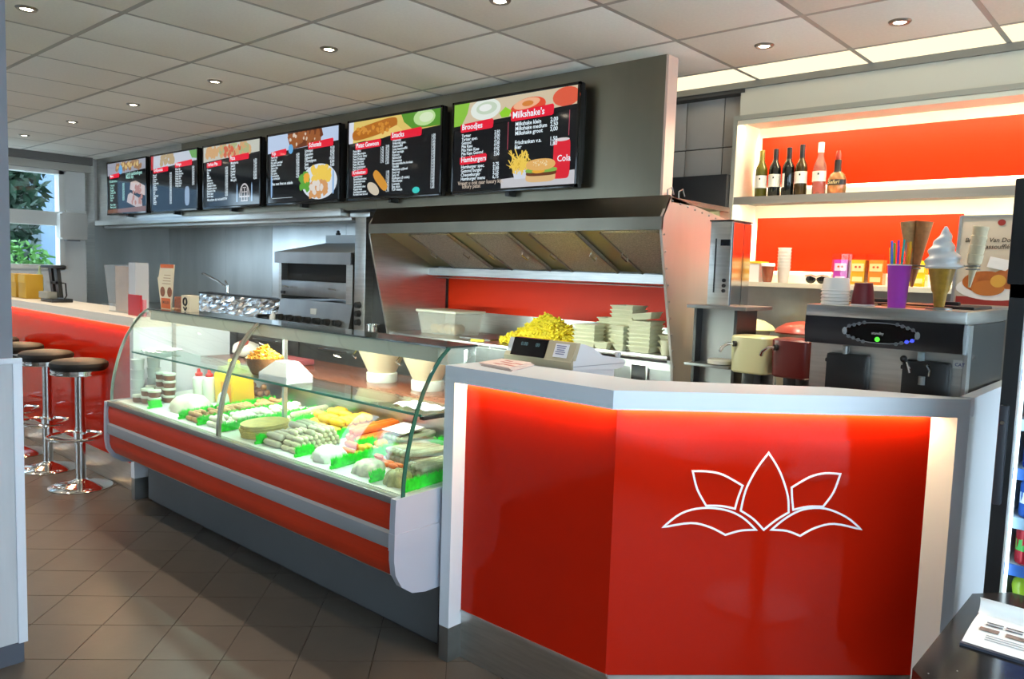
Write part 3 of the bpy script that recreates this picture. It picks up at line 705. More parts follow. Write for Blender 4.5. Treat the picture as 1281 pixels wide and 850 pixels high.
def tv4(d):
    d.poly('photo_band', [(0, 0), (1, 0), (1, .20), (0, .26)], sm('band_blue', (.55, .68, .90)), 1)
    d.poly('meat_photo', [(.30, 0), (.78, 0), (.80, .10), (.66, .21), (.34, .24)], sm('meat', (.16, .04, .012)), 2); d.blobs('meat_bits', 40, .32, .76, .02, .18, .02, .04, sm('meat2', (.35, .11, .03)), 3); d.blobs('meat_gloss', 10, .32, .76, .02, .18, .008, .02, sm('meat3', (.75, .65, .55)), 4)
    d.tag('Kip', .06, .225, .23, .08); d.disc('drop', .35, .23, .035, .07, sm('drop', (.15, .45, .80)), 5); d.tag('Schotels', .60, .17, .34, .095)
    w = rows(['Halve kip', 'Hele kip', 'Kip saté speciaal', 'Kipfilet schotel', 'Spare ribs', 'Kipkluif', 'Kip spies', 'Drumsticks', 'Kip schnitzel'], ['6,50', '9,50', '8,50', '9,00', '7,50', '3,50', '4,50', '5,00', '6,25'], .05, .475, .335, .040, .055)
    w += rows(['Schnitzel', 'Kapsalon', 'Zigeuner', 'Champignon', 'Saté', 'Spies'], ['9,50', '8,50', '9,75', '10,50', '8,00', '9,00'], .55, .95, .31, .047, .055)
    w += [('Alles met friet en salade', .05, .74, .055, 'LEFT'), ('____________________', .07, .93, .05, 'LEFT')]
    d.text(w, WHITE_TX)
    d.disc('plate', .75, .74, .24, .25, sm('platew', (.75, .83, .92)), 5, 32)
    d.blobs('fries', 40, .66, .90, .55, .72, .02, .035, sm('fries', (.85, .68, .20)), 6); d.blobs('salad', 20, .50, .60, .62, .82, .025, .04, sm('salad', (.12, .42, .05)), 6); d.blobs('pepper', 8, .56, .62, .64, .72, .02, .035, sm('pepper', (.9, .45, .05)), 8)
    d.blobs('chicken', 26, .62, .86, .76, .93, .025, .045, sm('chick', (.72, .36, .14)), 7); d.blobs('sauce', 12, .62, .80, .76, .9, .02, .03, sm('saucew', (.82, .76, .70)), 8)
    for u in (.065, .94): d.disc('cutlery', u, .76, .012, .17, sm('cutlery', (.30, .50, .80)), 7, 16, 0, 3)
def tv3(d):
    d.poly('photo_band', [(0, 0), (1, 0), (1, .19), (0, .25)], sm('band_pale', (.60, .62, .55)), 1)
    d.blobs('food_photo', 60, .06, .84, .02, .17, .02, .045, sm('foodmix', (.70, .42, .20)), 2); d.blobs('food_greens', 30, .3, .84, .02, .17, .012, .03, sm('foodmix2', (.45, .50, .25)), 3); d.blobs('food_reds', 16, .3, .7, .04, .18, .012, .03, sm('foodmix3', (.70, .15, .08)), 4)
    d.tag('Turkse Pita', .07, .255, .28, .08); d.tag('Pizza', .49, .20, .34, .085)
    w = rows(['Döner', 'Kip', 'Mix', 'Falafel', 'Shoarma', 'Lahmacun', 'Kapsalon klein', 'Kapsalon groot', 'Kapsalon mix', 'Extra saus', 'Extra kaas'], ['4,50', '5,00', '5,00', '4,00', '5,50', '3,50', '5,00', '7,00', '7,50', '0,50', '0,50'], .07, .46, .40, .044, .058)
    w += rows(['Margherita', 'Salami', 'Funghi', 'Hawaii', 'Döner', 'Tonno', 'Mix grill'], ['6,50', '7,00', '7,00', '7,50', '8,00', '8,00', '8,50'], .51, .955, .335, .046, .058)
    w += [('Alle prijzen zijn inclusief BTW', .07, .90, .05, 'LEFT')]
    d.text(w, WHITE_TX)
    em = sm('emblem', (.62, .60, .62)); p3 = MB()
    for i in range(18):
        a0, a1 = math.pi*i/18, math.pi*(i+1)/18
        p3.add([d.P(.75+r*math.cos(a)*.085, .86-.20*r*math.sin(a), 4) for r, a in ((1, a0), (1, a1), (.86, a1), (.86, a0))], [(0, 1, 2, 3)])
    for q in ((.665, .86, .84, .88), (.69, .93, .81, .945), (.72, .72, .78, .735), (.70, .79, .80, .803)): p3.add([d.P(q[0], q[1], 4), d.P(q[2], q[1], 4), d.P(q[2], q[3], 4), d.P(q[0], q[3], 4)], [(0, 1, 2, 3)])
    for u in (.70, .745, .79): p3.add([d.P(u, .74, 4), d.P(u+.012, .74, 4), d.P(u+.012, .93, 4), d.P(u, .93, 4)], [(0, 1, 2, 3)])
    part('arch_emblem', p3, em, d.poly('emblem_tower', [(.615, .70), (.622, .65), (.63, .70), (.635, .95), (.61, .95)], sm('tower', (.35, .55, .80)), 3))
    d.poly('emblem_tower', [(.865, .70), (.872, .65), (.88, .70), (.885, .95), (.86, .95)], sm('tower', (.35, .55, .80)), 3)
def tv2(d):
    d.poly('photo_band', [(0, 0), (1, 0), (1, .18), (0, .25)], sm('band_sky', (.60, .66, .76)), 1)
    d.poly('red_strip', [(0, 0), (.06, 0), (.05, .25), (0, .25)], sm('stripred', (.55, .05, .06)), 2); d.blobs('food_photo', 24, .22, .5, .0, .17, .02, .045, sm('tanfood', (.50, .38, .22)), 2); d.poly('leaf', [(.84, 0), (1, 0), (1, .15), (.9, .13)], sm('leafg', (.16, .42, .12)), 3)
    d.tag('Grillspecials', .06, .225, .34, .08); d.tag('Wraps', .55, .17, .36, .085)
    w = rows(['Mix grill', 'Kipfilet', 'Shoarma', 'Döner', 'Lamskotelet', 'Gyros', 'Biefstuk', 'Schnitzel', 'Spies', 'Saté', 'Hamburger', 'Kebab', 'Köfte', 'Kipsaté', 'Worst'], ['8,%d0' % (i % 9) for i in range(15)], .05, .47, .365, .038, .055)
    w += rows(['Wrap kip', 'Wrap döner', 'Wrap shoarma', 'Wrap falafel', 'Wrap mix', 'Wrap gyros', 'Wrap tonijn', 'Wrap kaas'], ['5,%d0' % (i % 9) for i in range(13)], .55, .95, .31, .042, .055)
    d.text(w, WHITE_TX)
    d.disc('ghost_figure', .80, .78, .05, .17, sm('figure', (.30, .40, .55)), 3, 20, 0, 3)
def tv1(d):
    d.poly('photo_band', [(0, 0), (1, 0), (1, .19), (0, .25)], sm('band_grey', (.36, .38, .46)), 1)
    d.blobs('food_photo', 40, .2, .9, .02, .16, .02, .045, sm('brownfood', (.35, .20, .10)), 2); d.blobs('food_lights', 20, .2, .8, .02, .12, .012, .025, sm('goldfood', (.70, .52, .22)), 3); d.disc('drop', .36, .15, .05, .09, sm('drop', (.15, .45, .80)), 4)
    d.tag('Menu', .07, .22, .26, .075)
    w = [('Lunch aanbiedingen', .5, .285, .085, 'LEFT'), ('Menu kip', .5, .345, .085, 'LEFT'), ('Kindermenu', .05, .385, .07, 'LEFT')]
    w += rows(['Frikandel', 'Kroket', 'Nuggets', 'Kaassoufflé', 'Burger', 'Kipcorn', 'Patat'], ['5,50']*7, .07, .46, .46, .05, .06)
    w += rows(['Menu klein', 'Menu groot'], [], .07, .4, .85, .05, .06)
    d.text(w, sm('mint', (.45, .85, .78)))
    d.poly('sandwich', [(.62, .42), (.75, .40), (.98, .52), (.98, .70), (.85, .66), (.60, .56)], sm('sand', (.62, .50, .45)), 3); d.poly('sandwich', [(.55, .66), (.62, .62), (.90, .78), (.92, .98), (.78, .92), (.52, .80)], sm('sand2', (.55, .45, .42)), 4)
    d.blobs('sandwich_filling', 18, .66, .9, .50, .85, .02, .035, sm('fill', (.45, .20, .14)), 5)
    d.poly('bottom_strip', [(0, .93), (1, .90), (1, 1), (0, 1)], sm('strip', (.22, .10, .06)), 5)
TVL = ['menu screen headed Broodjes and Milkshake\'s with burger picture', 'menu screen headed Patat Gewoon and Snacks with croquette picture', 'menu screen headed Kip and Schotels with a chicken plate picture', 'menu screen with pizza prices and an arch emblem', 'menu screen between the arch emblem screen and the end screen, long price lists', 'menu screen with sandwich pictures at the window end of the row']
for k, fn in enumerate((tv6, tv5, tv4, tv3, tv2, tv1)):
    tv(k, -3.583-1.077*k, TVL[k], fn)

# ================================================================== DOWNLIGHTS
def downlights():
    base = None
    pts = [(-3.478+1.2*i, 2.404) for i in (1, 0, -1, -2, -3, -4)]+[(-1.678, 3.604), (-1.078, 3.604), (-4.078, 1.204), (-5.278, 1.204), (-6.478, 1.204), (-7.678, 1.204)]
    for i, (x, y) in enumerate(pts):
        if base is None:
            t = thing('ceiling_downlight', 'small round recessed downlight glowing warm white in the ceiling', 'downlight', (x, y, ZC), 'recessed ceiling downlights')
            part('trim_ring', MB().lathe([(.026, -.004), (.030, -.009), (.040, -.009), (.046, -.002), (.046, .002), (.026, .002)], (x, y, ZC), 24, ring=True), mat('ring_nickel', (.35, .33, .30), rough=.3, metal=1), t)
            part('lamp_lens', MB().lathe([(0, -.006), (.022, -.006), (.026, -.003), (.026, .002), (0, .002)], (x, y, ZC), 20), LAMP, t)
            L = bpy.data.lights.new('lamp_light', 'SPOT'); L.energy = SPOT_W; L.color = LAMP_WARM; L.spot_size = math.radians(125); L.spot_blend = .8; L.shadow_soft_size = .03
            o = bpy.data.objects.new('lamp_light', L); COL.objects.link(o); o.parent = t; o.location = (0, 0, -.02); ORG[o] = ORG[t]
            base = t
        else: copy_at(base, (x, y, ZC))
downlights()

# ================================================================== EXTRACTION HOOD AND FRYER
def hood():
    xl, xr = -4.42, -2.065
    t = thing('extraction_hood', 'stainless steel extraction hood with slanted side panels over the fryer', 'hood', ((xl+xr)/2, 3.8, 1.05))
    part('front_lip', MB().prism([(3.47, 2.0), (3.405, 1.890), (3.400, 1.888), (3.400, 1.822), (3.412, 1.822), (3.412, 1.880), (3.48, 1.99)], 'x', xl, xr), mat('hood_lip_steel', (.21, .19, .15), rough=.34, metal=1, noise=.1, nscale=4), t)
    part('lip_return', MB().prism([(3.412, 1.822), (3.412, 1.832), (3.50, 1.845), (3.50, 1.835)], 'x', xl+.01, xr-.01), STEEL_D, t)
    part('hood_top', MB().box(xl, xr, 3.48, 4.12, 1.965, 1.99), STEEL_D, t)
    side = [(3.402, 1.888), (3.402, 1.822), (3.455, 1.60), (3.575, 1.13), (3.60, .95), (4.14, .95), (4.14, 1.915), (3.47, 1.995)]
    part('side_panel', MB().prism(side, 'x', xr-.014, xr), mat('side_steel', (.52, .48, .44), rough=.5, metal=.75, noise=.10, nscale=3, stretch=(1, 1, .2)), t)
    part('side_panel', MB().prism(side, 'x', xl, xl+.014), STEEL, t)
    mb = MB()
    for k in range(9):
        u = k/8; mb.sph((xr+.001, 3.49+.62*u, 1.972-.072*u), .006, seg=8, ring=5)
        y, z = 3.425+.16*u, 1.80-.68*u; mb.sph((xr+.001, y, z), .006, seg=8, ring=5)
    part('rivets', mb, STEEL_D, t, kind='stuff')
    for y in (3.49, 3.60): part('hook', MB().tube([(xr-.03, y, 1.98), (xr-.03, y, 2.03), (xr-.03, y+.04, 2.045), (xr-.03, y+.06, 2.01)], .004), STEEL_D, t)
    # sloping filter bank
    a, b_ = Vector((0, 3.50, 1.835)), Vector((0, 3.99, 1.60)); d = (b_-a).normalized(); n = Vector((0, -d.z, d.y))
    if n.z > 0: n = -n
    ex = Vector((1, 0, 0)); mid = (a+b_)/2; ln = (b_-a).length
    part('filter_bed', MB().obox((( xl+xr)/2, mid.y+.012, mid.z+.016), ex, d, n, xr-xl-.03, ln, .01), mat('hood_inner', (.62, .58, .36), rough=.4, metal=.8), t)
    FIL = mat('filter_mesh', (.62, .60, .54), rough=.5, metal=.8, noise=.25, nscale=120)
    for x0, x1 in ((-4.13, -3.745), (-3.57, -3.22), (-3.05, -2.69), (-2.53, -2.15)):
        f = part('grease_filter', MB().obox(((x0+x1)/2, mid.y, mid.z), ex, d, n, x1-x0, ln-.06, .014), FIL, t)
        for x in (x0+.008, x1-.008): part('filter_rail', MB().obox((x, mid.y+n.y*.008, mid.z+n.z*.008), ex, d, n, .012, ln-.05, .014), STEEL, f)
        for x in (x0+.03, x1-.03):
            p = mid+n*.02; part('filter_handle', MB().tube([(x, p.y-.03*d.y, p.z-.03*d.z), (x, p.y-.03*d.y+n.y*.02, p.z-.03*d.z+n.z*.02), (x, p.y+.03*d.y+n.y*.02, p.z+.03*d.z+n.z*.02), (x, p.y+.03*d.y, p.z+.03*d.z)], .005), CHROME, f)
    part('grease_gutter', MB().prism([(3.96, 1.598), (3.96, 1.545), (4.02, 1.53), (4.06, 1.545), (4.06, 1.60), (4.05, 1.60), (4.05, 1.555), (3.97, 1.555), (3.97, 1.598)], 'x', xl+.014, xr-.014), STEEL, t)
    part('rear_duct', MB().box(xl+.014, xr-.028, 4.06, 4.19, 1.525, 1.965), STEEL_D, t)
    part('red_back_panel', MB().box(xl+.014, xr-.014, 4.170, 4.190, 1.277, 1.53), RED_PANEL, t)
    part('hood_lamp', MB().cyl((-3.9, 3.425, 1.850), (-2.3, 3.425, 1.850), .008, n=10), emit('hood_lamp_glow', (1.0, .90, .45), 75), t)
    part('dark_void_box', MB().box(-2.60, -2.115, 4.16, 4.285, 1.55, 2.185), DARK, t)  # black box standing for the dark void below the wall tiles
hood()
def fryer():
    xl, xr = -4.40, -2.085
    t = thing('fryer_counter', 'stainless steel fryer counter with chip scuttle under the hood', 'fryer', (-3.25, 3.9, 0))
    part('worktop', MB().box(xl, xr, 3.61, 4.19, 1.09, 1.13), STEEL, t)
    part('worktop', MB().box(xl+.05, -2.79, 3.545, 3.615, 1.105, 1.131, .004), STEEL_H, t)
    part('front_cabinet', MB().box(xl, xr, 3.62, 4.19, 0.0, 1.09), STEEL_D, t)
    part('splashback', MB().box(xl, xr, 4.165, 4.19, 1.13, 1.278), STEEL, t)
    part('tray_shelf', MB().box(-2.785, -2.085, 3.55, 3.85, 1.15, 1.176, .004), STEEL_H, t)
    part('shelf_support', MB().box(-2.77, -2.75, 3.61, 3.84, 1.125, 1.152).box(-2.12, -2.10, 3.61, 3.84, 1.125, 1.152), STEEL_D, t)
    p = part('control_panel', MB().box(-2.345, -2.235, 3.605, 3.62, .98, 1.115, .003), STEEL_H, t)
    part('panel_window', MB().box(-2.335, -2.245, 3.602, 3.606, .99, 1.105), BLACK_GL, p)
    part('fry_pan_rim', MB().box(-3.79, -3.50, 3.70, 4.12, 1.130, 1.138), STEEL_D, t)
fryer()
def fries():
    mb = MB(); cx, cy = -3.14, 3.83
    for _ in range(1500):
        a = random.uniform(0, 2*math.pi); r = random.random()**.6
        x = cx+.32*r*math.cos(a); y = cy+.22*r*math.sin(a)
        h = .19*(1-r)**.75*(1 if x > cx-.02 else max(.35, 1+(x-cx)*1.7))
        z = 1.137+random.uniform(.55, 1.0)*h+.006
        d = Vector((random.gauss(0, 1), random.gauss(0, 1), random.gauss(0, .45))).normalized(); e = d.orthogonal().normalized(); f = d.cross(e)
        mb.obox((x, y, z), d, e, f, random.uniform(.04, .075), .011, .011)
    core = MB().lathe([(.30, 0), (.22, .06), (.11, .12), (0, .16)], (cx, cy, 1.131), 20, 1, .62)
    m = mat('raw_fries', '#f8e63c', rough=.5, noise=.12, nscale=30)
    mb.v += []; o = len(mb.v); mb.add(core.v, core.f)
    solo('pile_of_fries', mb, m, 'heap of pale yellow uncooked fries in the fryer scuttle', 'fries', kind='stuff')
    solo('loose_fry', MB().obox((-3.52, 3.60, 1.138), (.9, .43, 0), (-.43, .9, 0), (0, 0, 1), .09, .013, .013), m, 'single yellow fry lying at the worktop edge beside the heap', 'fries')
fries()
FOAM = mat('foam_tray', '#dcdcbb', rough=.55)
def tray_box(mb, x, y, z, w, d, h, taper=.012):
    """an open foam tray: flared walls with a rim"""
    def ring(k, zz): return [(x-w/2+k, y-d/2+k, zz), (x+w/2-k, y-d/2+k, zz), (x+w/2-k, y+d/2-k, zz), (x-w/2+k, y+d/2-k, zz)]
    R = [ring(taper, z), ring(0, z+h-.006), ring(-.004, z+h-.006), ring(-.004, z+h), ring(.006, z+h), ring(taper+.005, z+.004)]
    v = [p for r in R for p in r]; f = [(3, 2, 1, 0)]
    for k in range(5):
        for i in range(4): f.append((k*4+i, k*4+(i+1) % 4, k*4+4+(i+1) % 4, k*4+4+i))
    f.append((20, 21, 22, 23)); return mb.add(v, f)
def tray_stack(x, y, z, w, d, hgt, label, n=None, h=.035):
    n = n or max(2, int((hgt-h)/.022)+1); step = (hgt-h)/max(1, n-1); me = None; base = None
    for i in range(n):
        if base is None:
            base = solo('foam_tray', tray_box(MB(), x, y, z, w, d, h), FOAM, label, 'tray', 'foam trays on the fryer shelf')
        else:
            c = base.copy(); COL.objects.link(c); c.location = (base.location.x, base.location.y, z+i*step)
Zs = 1.176
for a in ((-2.660, 3.64, .15, .10, .125, 'white foam tray in the square stack beside the heap of fries'),
          (-2.592, 3.775, .145, .095, .165, 'white foam tray in the stack behind the square stack of trays'),
          (-2.522, 3.588, .095, .058, .035, 'single shallow foam tray in front of the tall stack'),
          (-2.433, 3.70, .143, .145, .245, 'white foam tray in the tallest stack of trays'),
          (-2.40, 3.585, .065, .055, .135, 'small white foam tray in the narrow stack before the tallest stack'),
          (-2.278, 3.64, .138, .14, .170, 'white foam tray in the stack with a tilted tray beside it'),
          (-2.145, 3.71, .105, .13, .100, 'white foam tray in the low stack at the shelf end')):
    x, y, w, d, h, l = a
    tray_stack(x, y, Zs, w, d, h, l, n=1 if h < .04 else None)
def tilted():
    o = solo('foam_tray', tray_box(MB(), 0, 0, 0, .13, .11, .035), FOAM, 'foam tray tilted on top of the stack next to the tallest one', 'tray', 'foam trays on the fryer shelf')
    o.location = (-2.279, 3.645, Zs+.170+.0075); o.rotation_euler = (0, -.13, 0)
tilted()
def paper_cups():
    solo('foam_cup', MB().lathe([(.022, 0), (.030, .075), (.033, .078), (.03, .08), (.0, .08)], (-2.125, 3.60, Zs), 16), FOAM, 'small white cup upside down at the end of the tray shelf', 'cup')
paper_cups()
def food_box():
    x, y, z = -4.02, 3.83, 1.131
    t = thing('plastic_food_box', 'clear plastic food box with white lid holding bread rolls', 'box', (x, y, z))
    mb = MB()
    v = []
    for w, d, zz in ((.17, .12, 0), (.195, .14, .155), (.19, .135, .155), (.165, .115, .005)): v += [(x-w, y-d, z+zz), (x+w, y-d, z+zz), (x+w, y+d, z+zz), (x-w, y+d, z+zz)]
    f = [(3, 2, 1, 0), (12, 13, 14, 15)]
    for k in range(3):
        for i in range(4): f.append((k*4+i, k*4+(i+1) % 4, k*4+4+(i+1) % 4, k*4+4+i))
    part('tub', mb.add(v, f), plastic_clear('milky_plastic', '#e4e5da', .30), t)
    part('lid', MB().box(x-.205, x+.205, y-.15, y+.15, z+.155, z+.172, .006), mat('lid_plastic', '#dfe3cf', rough=.4), t)
    for k in range(7):
        solo('bread_roll', MB().sph((x-.105+.07*(k % 4)+(.03 if k > 3 else 0), y-.045+.08*(k//4), z+.0385), .0350, .039, .034, 10, 7, .02), mat('roll_crust', '#cfae74', rough=.6), 'pale bread roll inside the clear plastic food box', 'bread roll', 'bread rolls in the food box')
food_box()

# ================================================================== KITCHEN RANGE
def kitchen():
    t = thing('kitchen_counter', 'long stainless steel kitchen counter along the back wall', 'counter', (-7, 3.9, 0))
    part('worktop', MB().box(XL+.03, -4.44, 3.50, 4.28, 1.04, 1.08, .004), STEEL_H, t)
    for k in range(5):
        x0 = XL+.06+k*.99; cb = part('cabinet', MB().box(x0, x0+.97, 3.54, 4.27, .1, 1.04), STEEL_D, t); part('handle', MB().box(x0+.3, x0+.67, 3.515, 3.54, .93, .945, .003), CHROME, cb)
    part('plinth', MB().box(XL+.06, -4.46, 3.60, 4.2, 0, .1), BLACK, t)
    # range with overshelf grill
    xl, xr = -5.84, -4.80; yf = 3.56
    GS = mat('grill_steel', (.36, .355, .35), rough=.36, metal=1, noise=.15, nscale=4, stretch=(1, 1, .3)); SL = mat('hood_slope', (.52, .57, .60), rough=.5, metal=.5)
    g = thing('grill_range', 'stainless steel grill range with slanted hood, black opening and a row of knobs', 'grill', ((xl+xr)/2, 3.85, 1.08))
    part('body', MB().box(xl+.02, xr-.02, yf+.012, 4.2, 1.085, 1.285), GS, g)
    part('front_plate', MB().add([(xl+.02, yf-.03, 1.085), (xr-.02, yf-.03, 1.085), (xr-.02, yf+.012, 1.305), (xl+.02, yf+.012, 1.305), (xl+.02, yf+.03, 1.085), (xr-.02, yf+.03, 1.085), (xr-.02, yf+.03, 1.305), (xl+.02, yf+.03, 1.305)], [(0, 1, 2, 3), (0, 3, 7, 4), (1, 5, 6, 2), (3, 2, 6, 7), (0, 4, 5, 1)]), GS, g)
    part('badge', MB().box(-5.34, -5.27, yf-.014, yf+.004, 1.20, 1.245), mat('badge', '#b8b8b8', rough=.4), g)
    for k in range(7):
        x = xl+.10+k*.132; part('knob', MB().cyl((x, yf-.025, 1.150), (x, yf-.068, 1.156), .028, .023, 16).box(x-.005, x+.005, yf-.082, yf-.06, 1.136, 1.176), BLACK, g)
    [part('side_frame', MB().box(a, b_, yf, 4.2, 1.30, 1.63), STEEL, g) for a, b_ in ((xl+.01, xl+.05), (xr-.09, xr-.01))]
    d = part('flap_door', MB().box(xl+.05, xr-.09, yf, yf+.03, 1.335, 1.46, .004), GS, g)
    for x in (xl+.12, xr-.27): part('handle', MB().tube([(x, yf, 1.41), (x, yf-.03, 1.41), (x+.10, yf-.03, 1.405), (x+.10, yf, 1.405)], .006), CHROME, d)
    part('latch', MB().box(xl+.06, xl+.11, yf-.012, yf+.005, 1.345, 1.37), BLACK, g)
    part('grill_cavity', MB().box(xl+.05, xr-.09, yf+.06, 4.2, 1.46, 1.62), mat('cavity_black', (.01, .009, .008), rough=.7), g)  # plain black block filling the grill opening
    hd = MB().prism([(xl-.01, 1.60), (xr, 1.60), (xr, 1.69), (xl-.01, 1.69)], 'y', yf-.03, 4.2)
    part('hood_band', hd, GS, g)
    y0, y1, y2 = yf-.03, 3.80, 4.2
    part('hood_slope', MB().add([(xl-.01, y0, 1.69), (xr, y0, 1.69), (xr, y2, 1.69), (xl-.01, y2, 1.69), (xl+.33, y1, 1.775), (xr-.06, y1, 1.775), (xr-.06, y2, 1.775), (xl+.33, y2, 1.775)], [(0, 1, 5, 4), (1, 2, 6, 5), (2, 3, 7, 6), (3, 0, 4, 7), (4, 5, 6, 7)]), SL, g)
    part('flue', MB().box(xl+.33, xr-.06, y1, 4.2, 1.775, 1.84), SL, g)
    part('flue_knob', MB().cyl((xl+.46, 3.83, 1.84), (xl+.46, 3.83, 1.86), .02, n=12).sph((xl+.46, 3.83, 1.868), .014), BLACK, g)
    # gyros burner column
    c = thing('gyros_burner', 'tall narrow steel gyros burner column with three black knobs', 'burner', (-4.70, 3.65, 1.08))
    part('column', MB().box(-4.775, -4.645, 3.55, 3.72, 1.09, 1.95, .004), STEEL, c)
    part('cap', MB().box(-4.80, -4.565, 3.52, 3.74, 1.95, 1.985, .004), STEEL_B, c)
    part('back_plate', MB().box(-4.645, -4.475, 3.62, 3.72, 1.085, 1.95), mat('burner_black', (.014, .015, .018), rough=.5), c)
    part('drip_tray', MB().box(-4.79, -4.47, 3.46, 3.62, 1.082, 1.11, .003), STEEL_H, c)
    for z in (1.175, 1.24, 1.305): part('knob', MB().cyl((-4.71, 3.55, z), (-4.71, 3.515, z), .026, .021, 14), BLACK, c)
    # foil covered hob back
    f = thing('hob_with_foil', 'gas hob with crumpled aluminium foil wrapped round its back', 'hob', (-6.7, 3.75, 1.08))
    mb = MB(); nx, nz = 34, 8; vs = []
    for j in range(nz+1):
        for i in range(nx+1): vs.append((-7.50+1.62*i/nx, 3.66+random.uniform(-.016, .016)+.03*j/nz, 1.085+.185*j/nz+random.uniform(-.004, .004)))
    mb.add(vs, [(j*(nx+1)+i, j*(nx+1)+i+1, (j+1)*(nx+1)+i+1, (j+1)*(nx+1)+i) for j in range(nz) for i in range(nx)])
    fo = part('foil', mb, mat('crumpled_foil', (.86, .88, .90), rough=.22, metal=1), f); fo.data.shade_flat()
    part('hob_back', MB().box(-7.52, -5.87, 3.71, 3.80, 1.08, 1.275), STEEL_D, f)
    part('hob_rim', MB().box(-7.53, -5.86, 3.70, 3.81, 1.275, 1.287), BLACK, f)
    part('hob_plate', MB().box(-7.5, -5.915, 3.52, 3.66, 1.08, 1.088), STEEL, f)
    part('pan_support', MB().box(-6.16, -5.93, 3.54, 3.66, 1.12, 1.128).box(-6.14, -6.12, 3.54, 3.66, 1.085, 1.15).box(-5.98, -5.96, 3.54, 3.66, 1.085, 1.15), BLACK, f)
    tp = thing('kitchen_tap', 'chrome swivel tap rising behind the foil', 'tap', (-7.32, 3.90, 1.08))
    part('body', MB().cyl((-7.32, 3.90, 1.08), (-7.32, 3.90, 1.36), .022, .018, 14), CHROME, tp)
    part('spout', MB().tube([(-7.32, 3.90, 1.33), (-7.45, 3.86, 1.40), (-7.60, 3.80, 1.465), (-7.64, 3.79, 1.465)], .011), CHROME, tp)
    part('lever', MB().tube([(-7.32, 3.90, 1.36), (-7.34, 3.88, 1.41)], .009), CHROME, tp)
    bt = thing('soap_bottle', 'small white plastic bottle standing before the grill range', 'bottle', (-5.878, 3.535, 1.08))
    part('body', MB().lathe([(.024, 0), (.028, .01), (.028, .07), (.018, .085), (.012, .09), (0, .09)], (-5.878, 3.535, 1.08), 16), WHITE_PL, bt)
    part('cap', MB().cyl((-5.878, 3.535, 1.168), (-5.878, 3.535, 1.195), .012, .008, 12), WHITE_PL, bt)
    pn = thing('steel_pan', 'small steel pan beside the gyros burner', 'pan', (-4.53, 3.54, 1.11))
    part('bowl', MB().lathe([(.045, 0), (.05, .004), (.05, .06), (.056, .062), (.056, .066), (.044, .064), (.042, .01), (0, .01)], (-4.53, 3.54, 1.11), 20), CHROME, pn)
    part('handle', MB().box(-4.49, -4.43, 3.51, 3.52, 1.16, 1.165), BLACK, pn)
kitchen()

# ================================================================== LIT SHELF BAY AND WHAT STANDS ON IT
BX0, BX1, BY0, BY1 = -2.108, .30, 4.195, 4.495
def bay():
    t = thing('shelf_bay', 'white lit wall bay with red back panels and two shelves', 'shelving', (-.9, 4.35, 1.0))
    m = mat('bay_white', '#e9e4cf', rough=.5)
    part('frame_top', MB().box(BX0, BX1, BY0, BY1, 2.485, 2.512), m, t)
    part('frame_side', MB().box(BX0, BX0+.024, BY0, BY1, 1.0, 2.485), m, t); part('frame_side', MB().box(BX1-.024, BX1, BY0, BY1, 1.0, 2.485), m, t)
    part('front_edge', MB().box(BX0, BX1, BY0-.003, BY0+.001, 2.487, 2.514).box(BX0-.001, BX0+.022, BY0-.003, BY0+.001, 1.0, 2.49), mat('bay_edge_grey', '#a9a699', rough=.5), t)
    part('back', MB().box(BX0, BX1, BY1-.006, BY1, 1.5, 2.5), m, t)
    sh = mat('shelf_grey', '#85827a', rough=.4)
    part('shelf', MB().box(BX0+.024, BX1-.024, BY0, BY1, 2.030, 2.056), sh, t)
    part('shelf', MB().box(BX0+.024, BX1-.024, BY0-.01, BY1, 1.552, 1.577), mat('shelf_pale', '#cfc9b4', rough=.35), t)
    part('red_back_panel', MB().box(-2.055, BX1-.03, BY1-.03, BY1-.012, 2.135, 2.425), RED_PANEL, t)
    part('red_back_panel', MB().box(-2.055, -.965, BY1-.03, BY1-.012, 1.645, 1.955), RED_PANEL, t)
    part('splashback', MB().box(BX0+.024, BX1-.024, 4.25, 4.262, 1.0, 1.552), STEEL_D, t)
    part('top_lip', MB().box(BX0, BX1, BY0, BY0+.012, 2.462, 2.487), m, t); part('shelf_lip', MB().box(BX0+.024, BX1-.024, BY0, BY0+.010, 2.012, 2.031), sh, t)
    part('led_strip', MB().box(BX0+.03, BX1-.03, 4.214, 4.226, 2.480, 2.4845), LED_BAY, t)
    part('led_strip', MB().box(BX0+.03, BX1-.03, 4.212, 4.224, 2.025, 2.0295), LED_BAY, t)
    for xa, xb, za in ((-2.05, BX1-.04, 2.142), (-2.05, -.97, 1.652)):
        part('led_strip', MB().box(xa, xb, BY1-.0115, BY1-.0065, za, za+.004), LED_BACK, t)
        part('led_strip', MB().box(-2.053, -2.049, BY1-.0115, BY1-.0065, za, za+.27), LED_BACK, t)
    part('screw_cap', MB().cyl((-2.03, BY1-.006, 2.40), (-2.03, BY1-.012, 2.40), .008, n=10), sh, t)
bay()
LBL = mat('bottle_label', '#efe9dc', rough=.6)
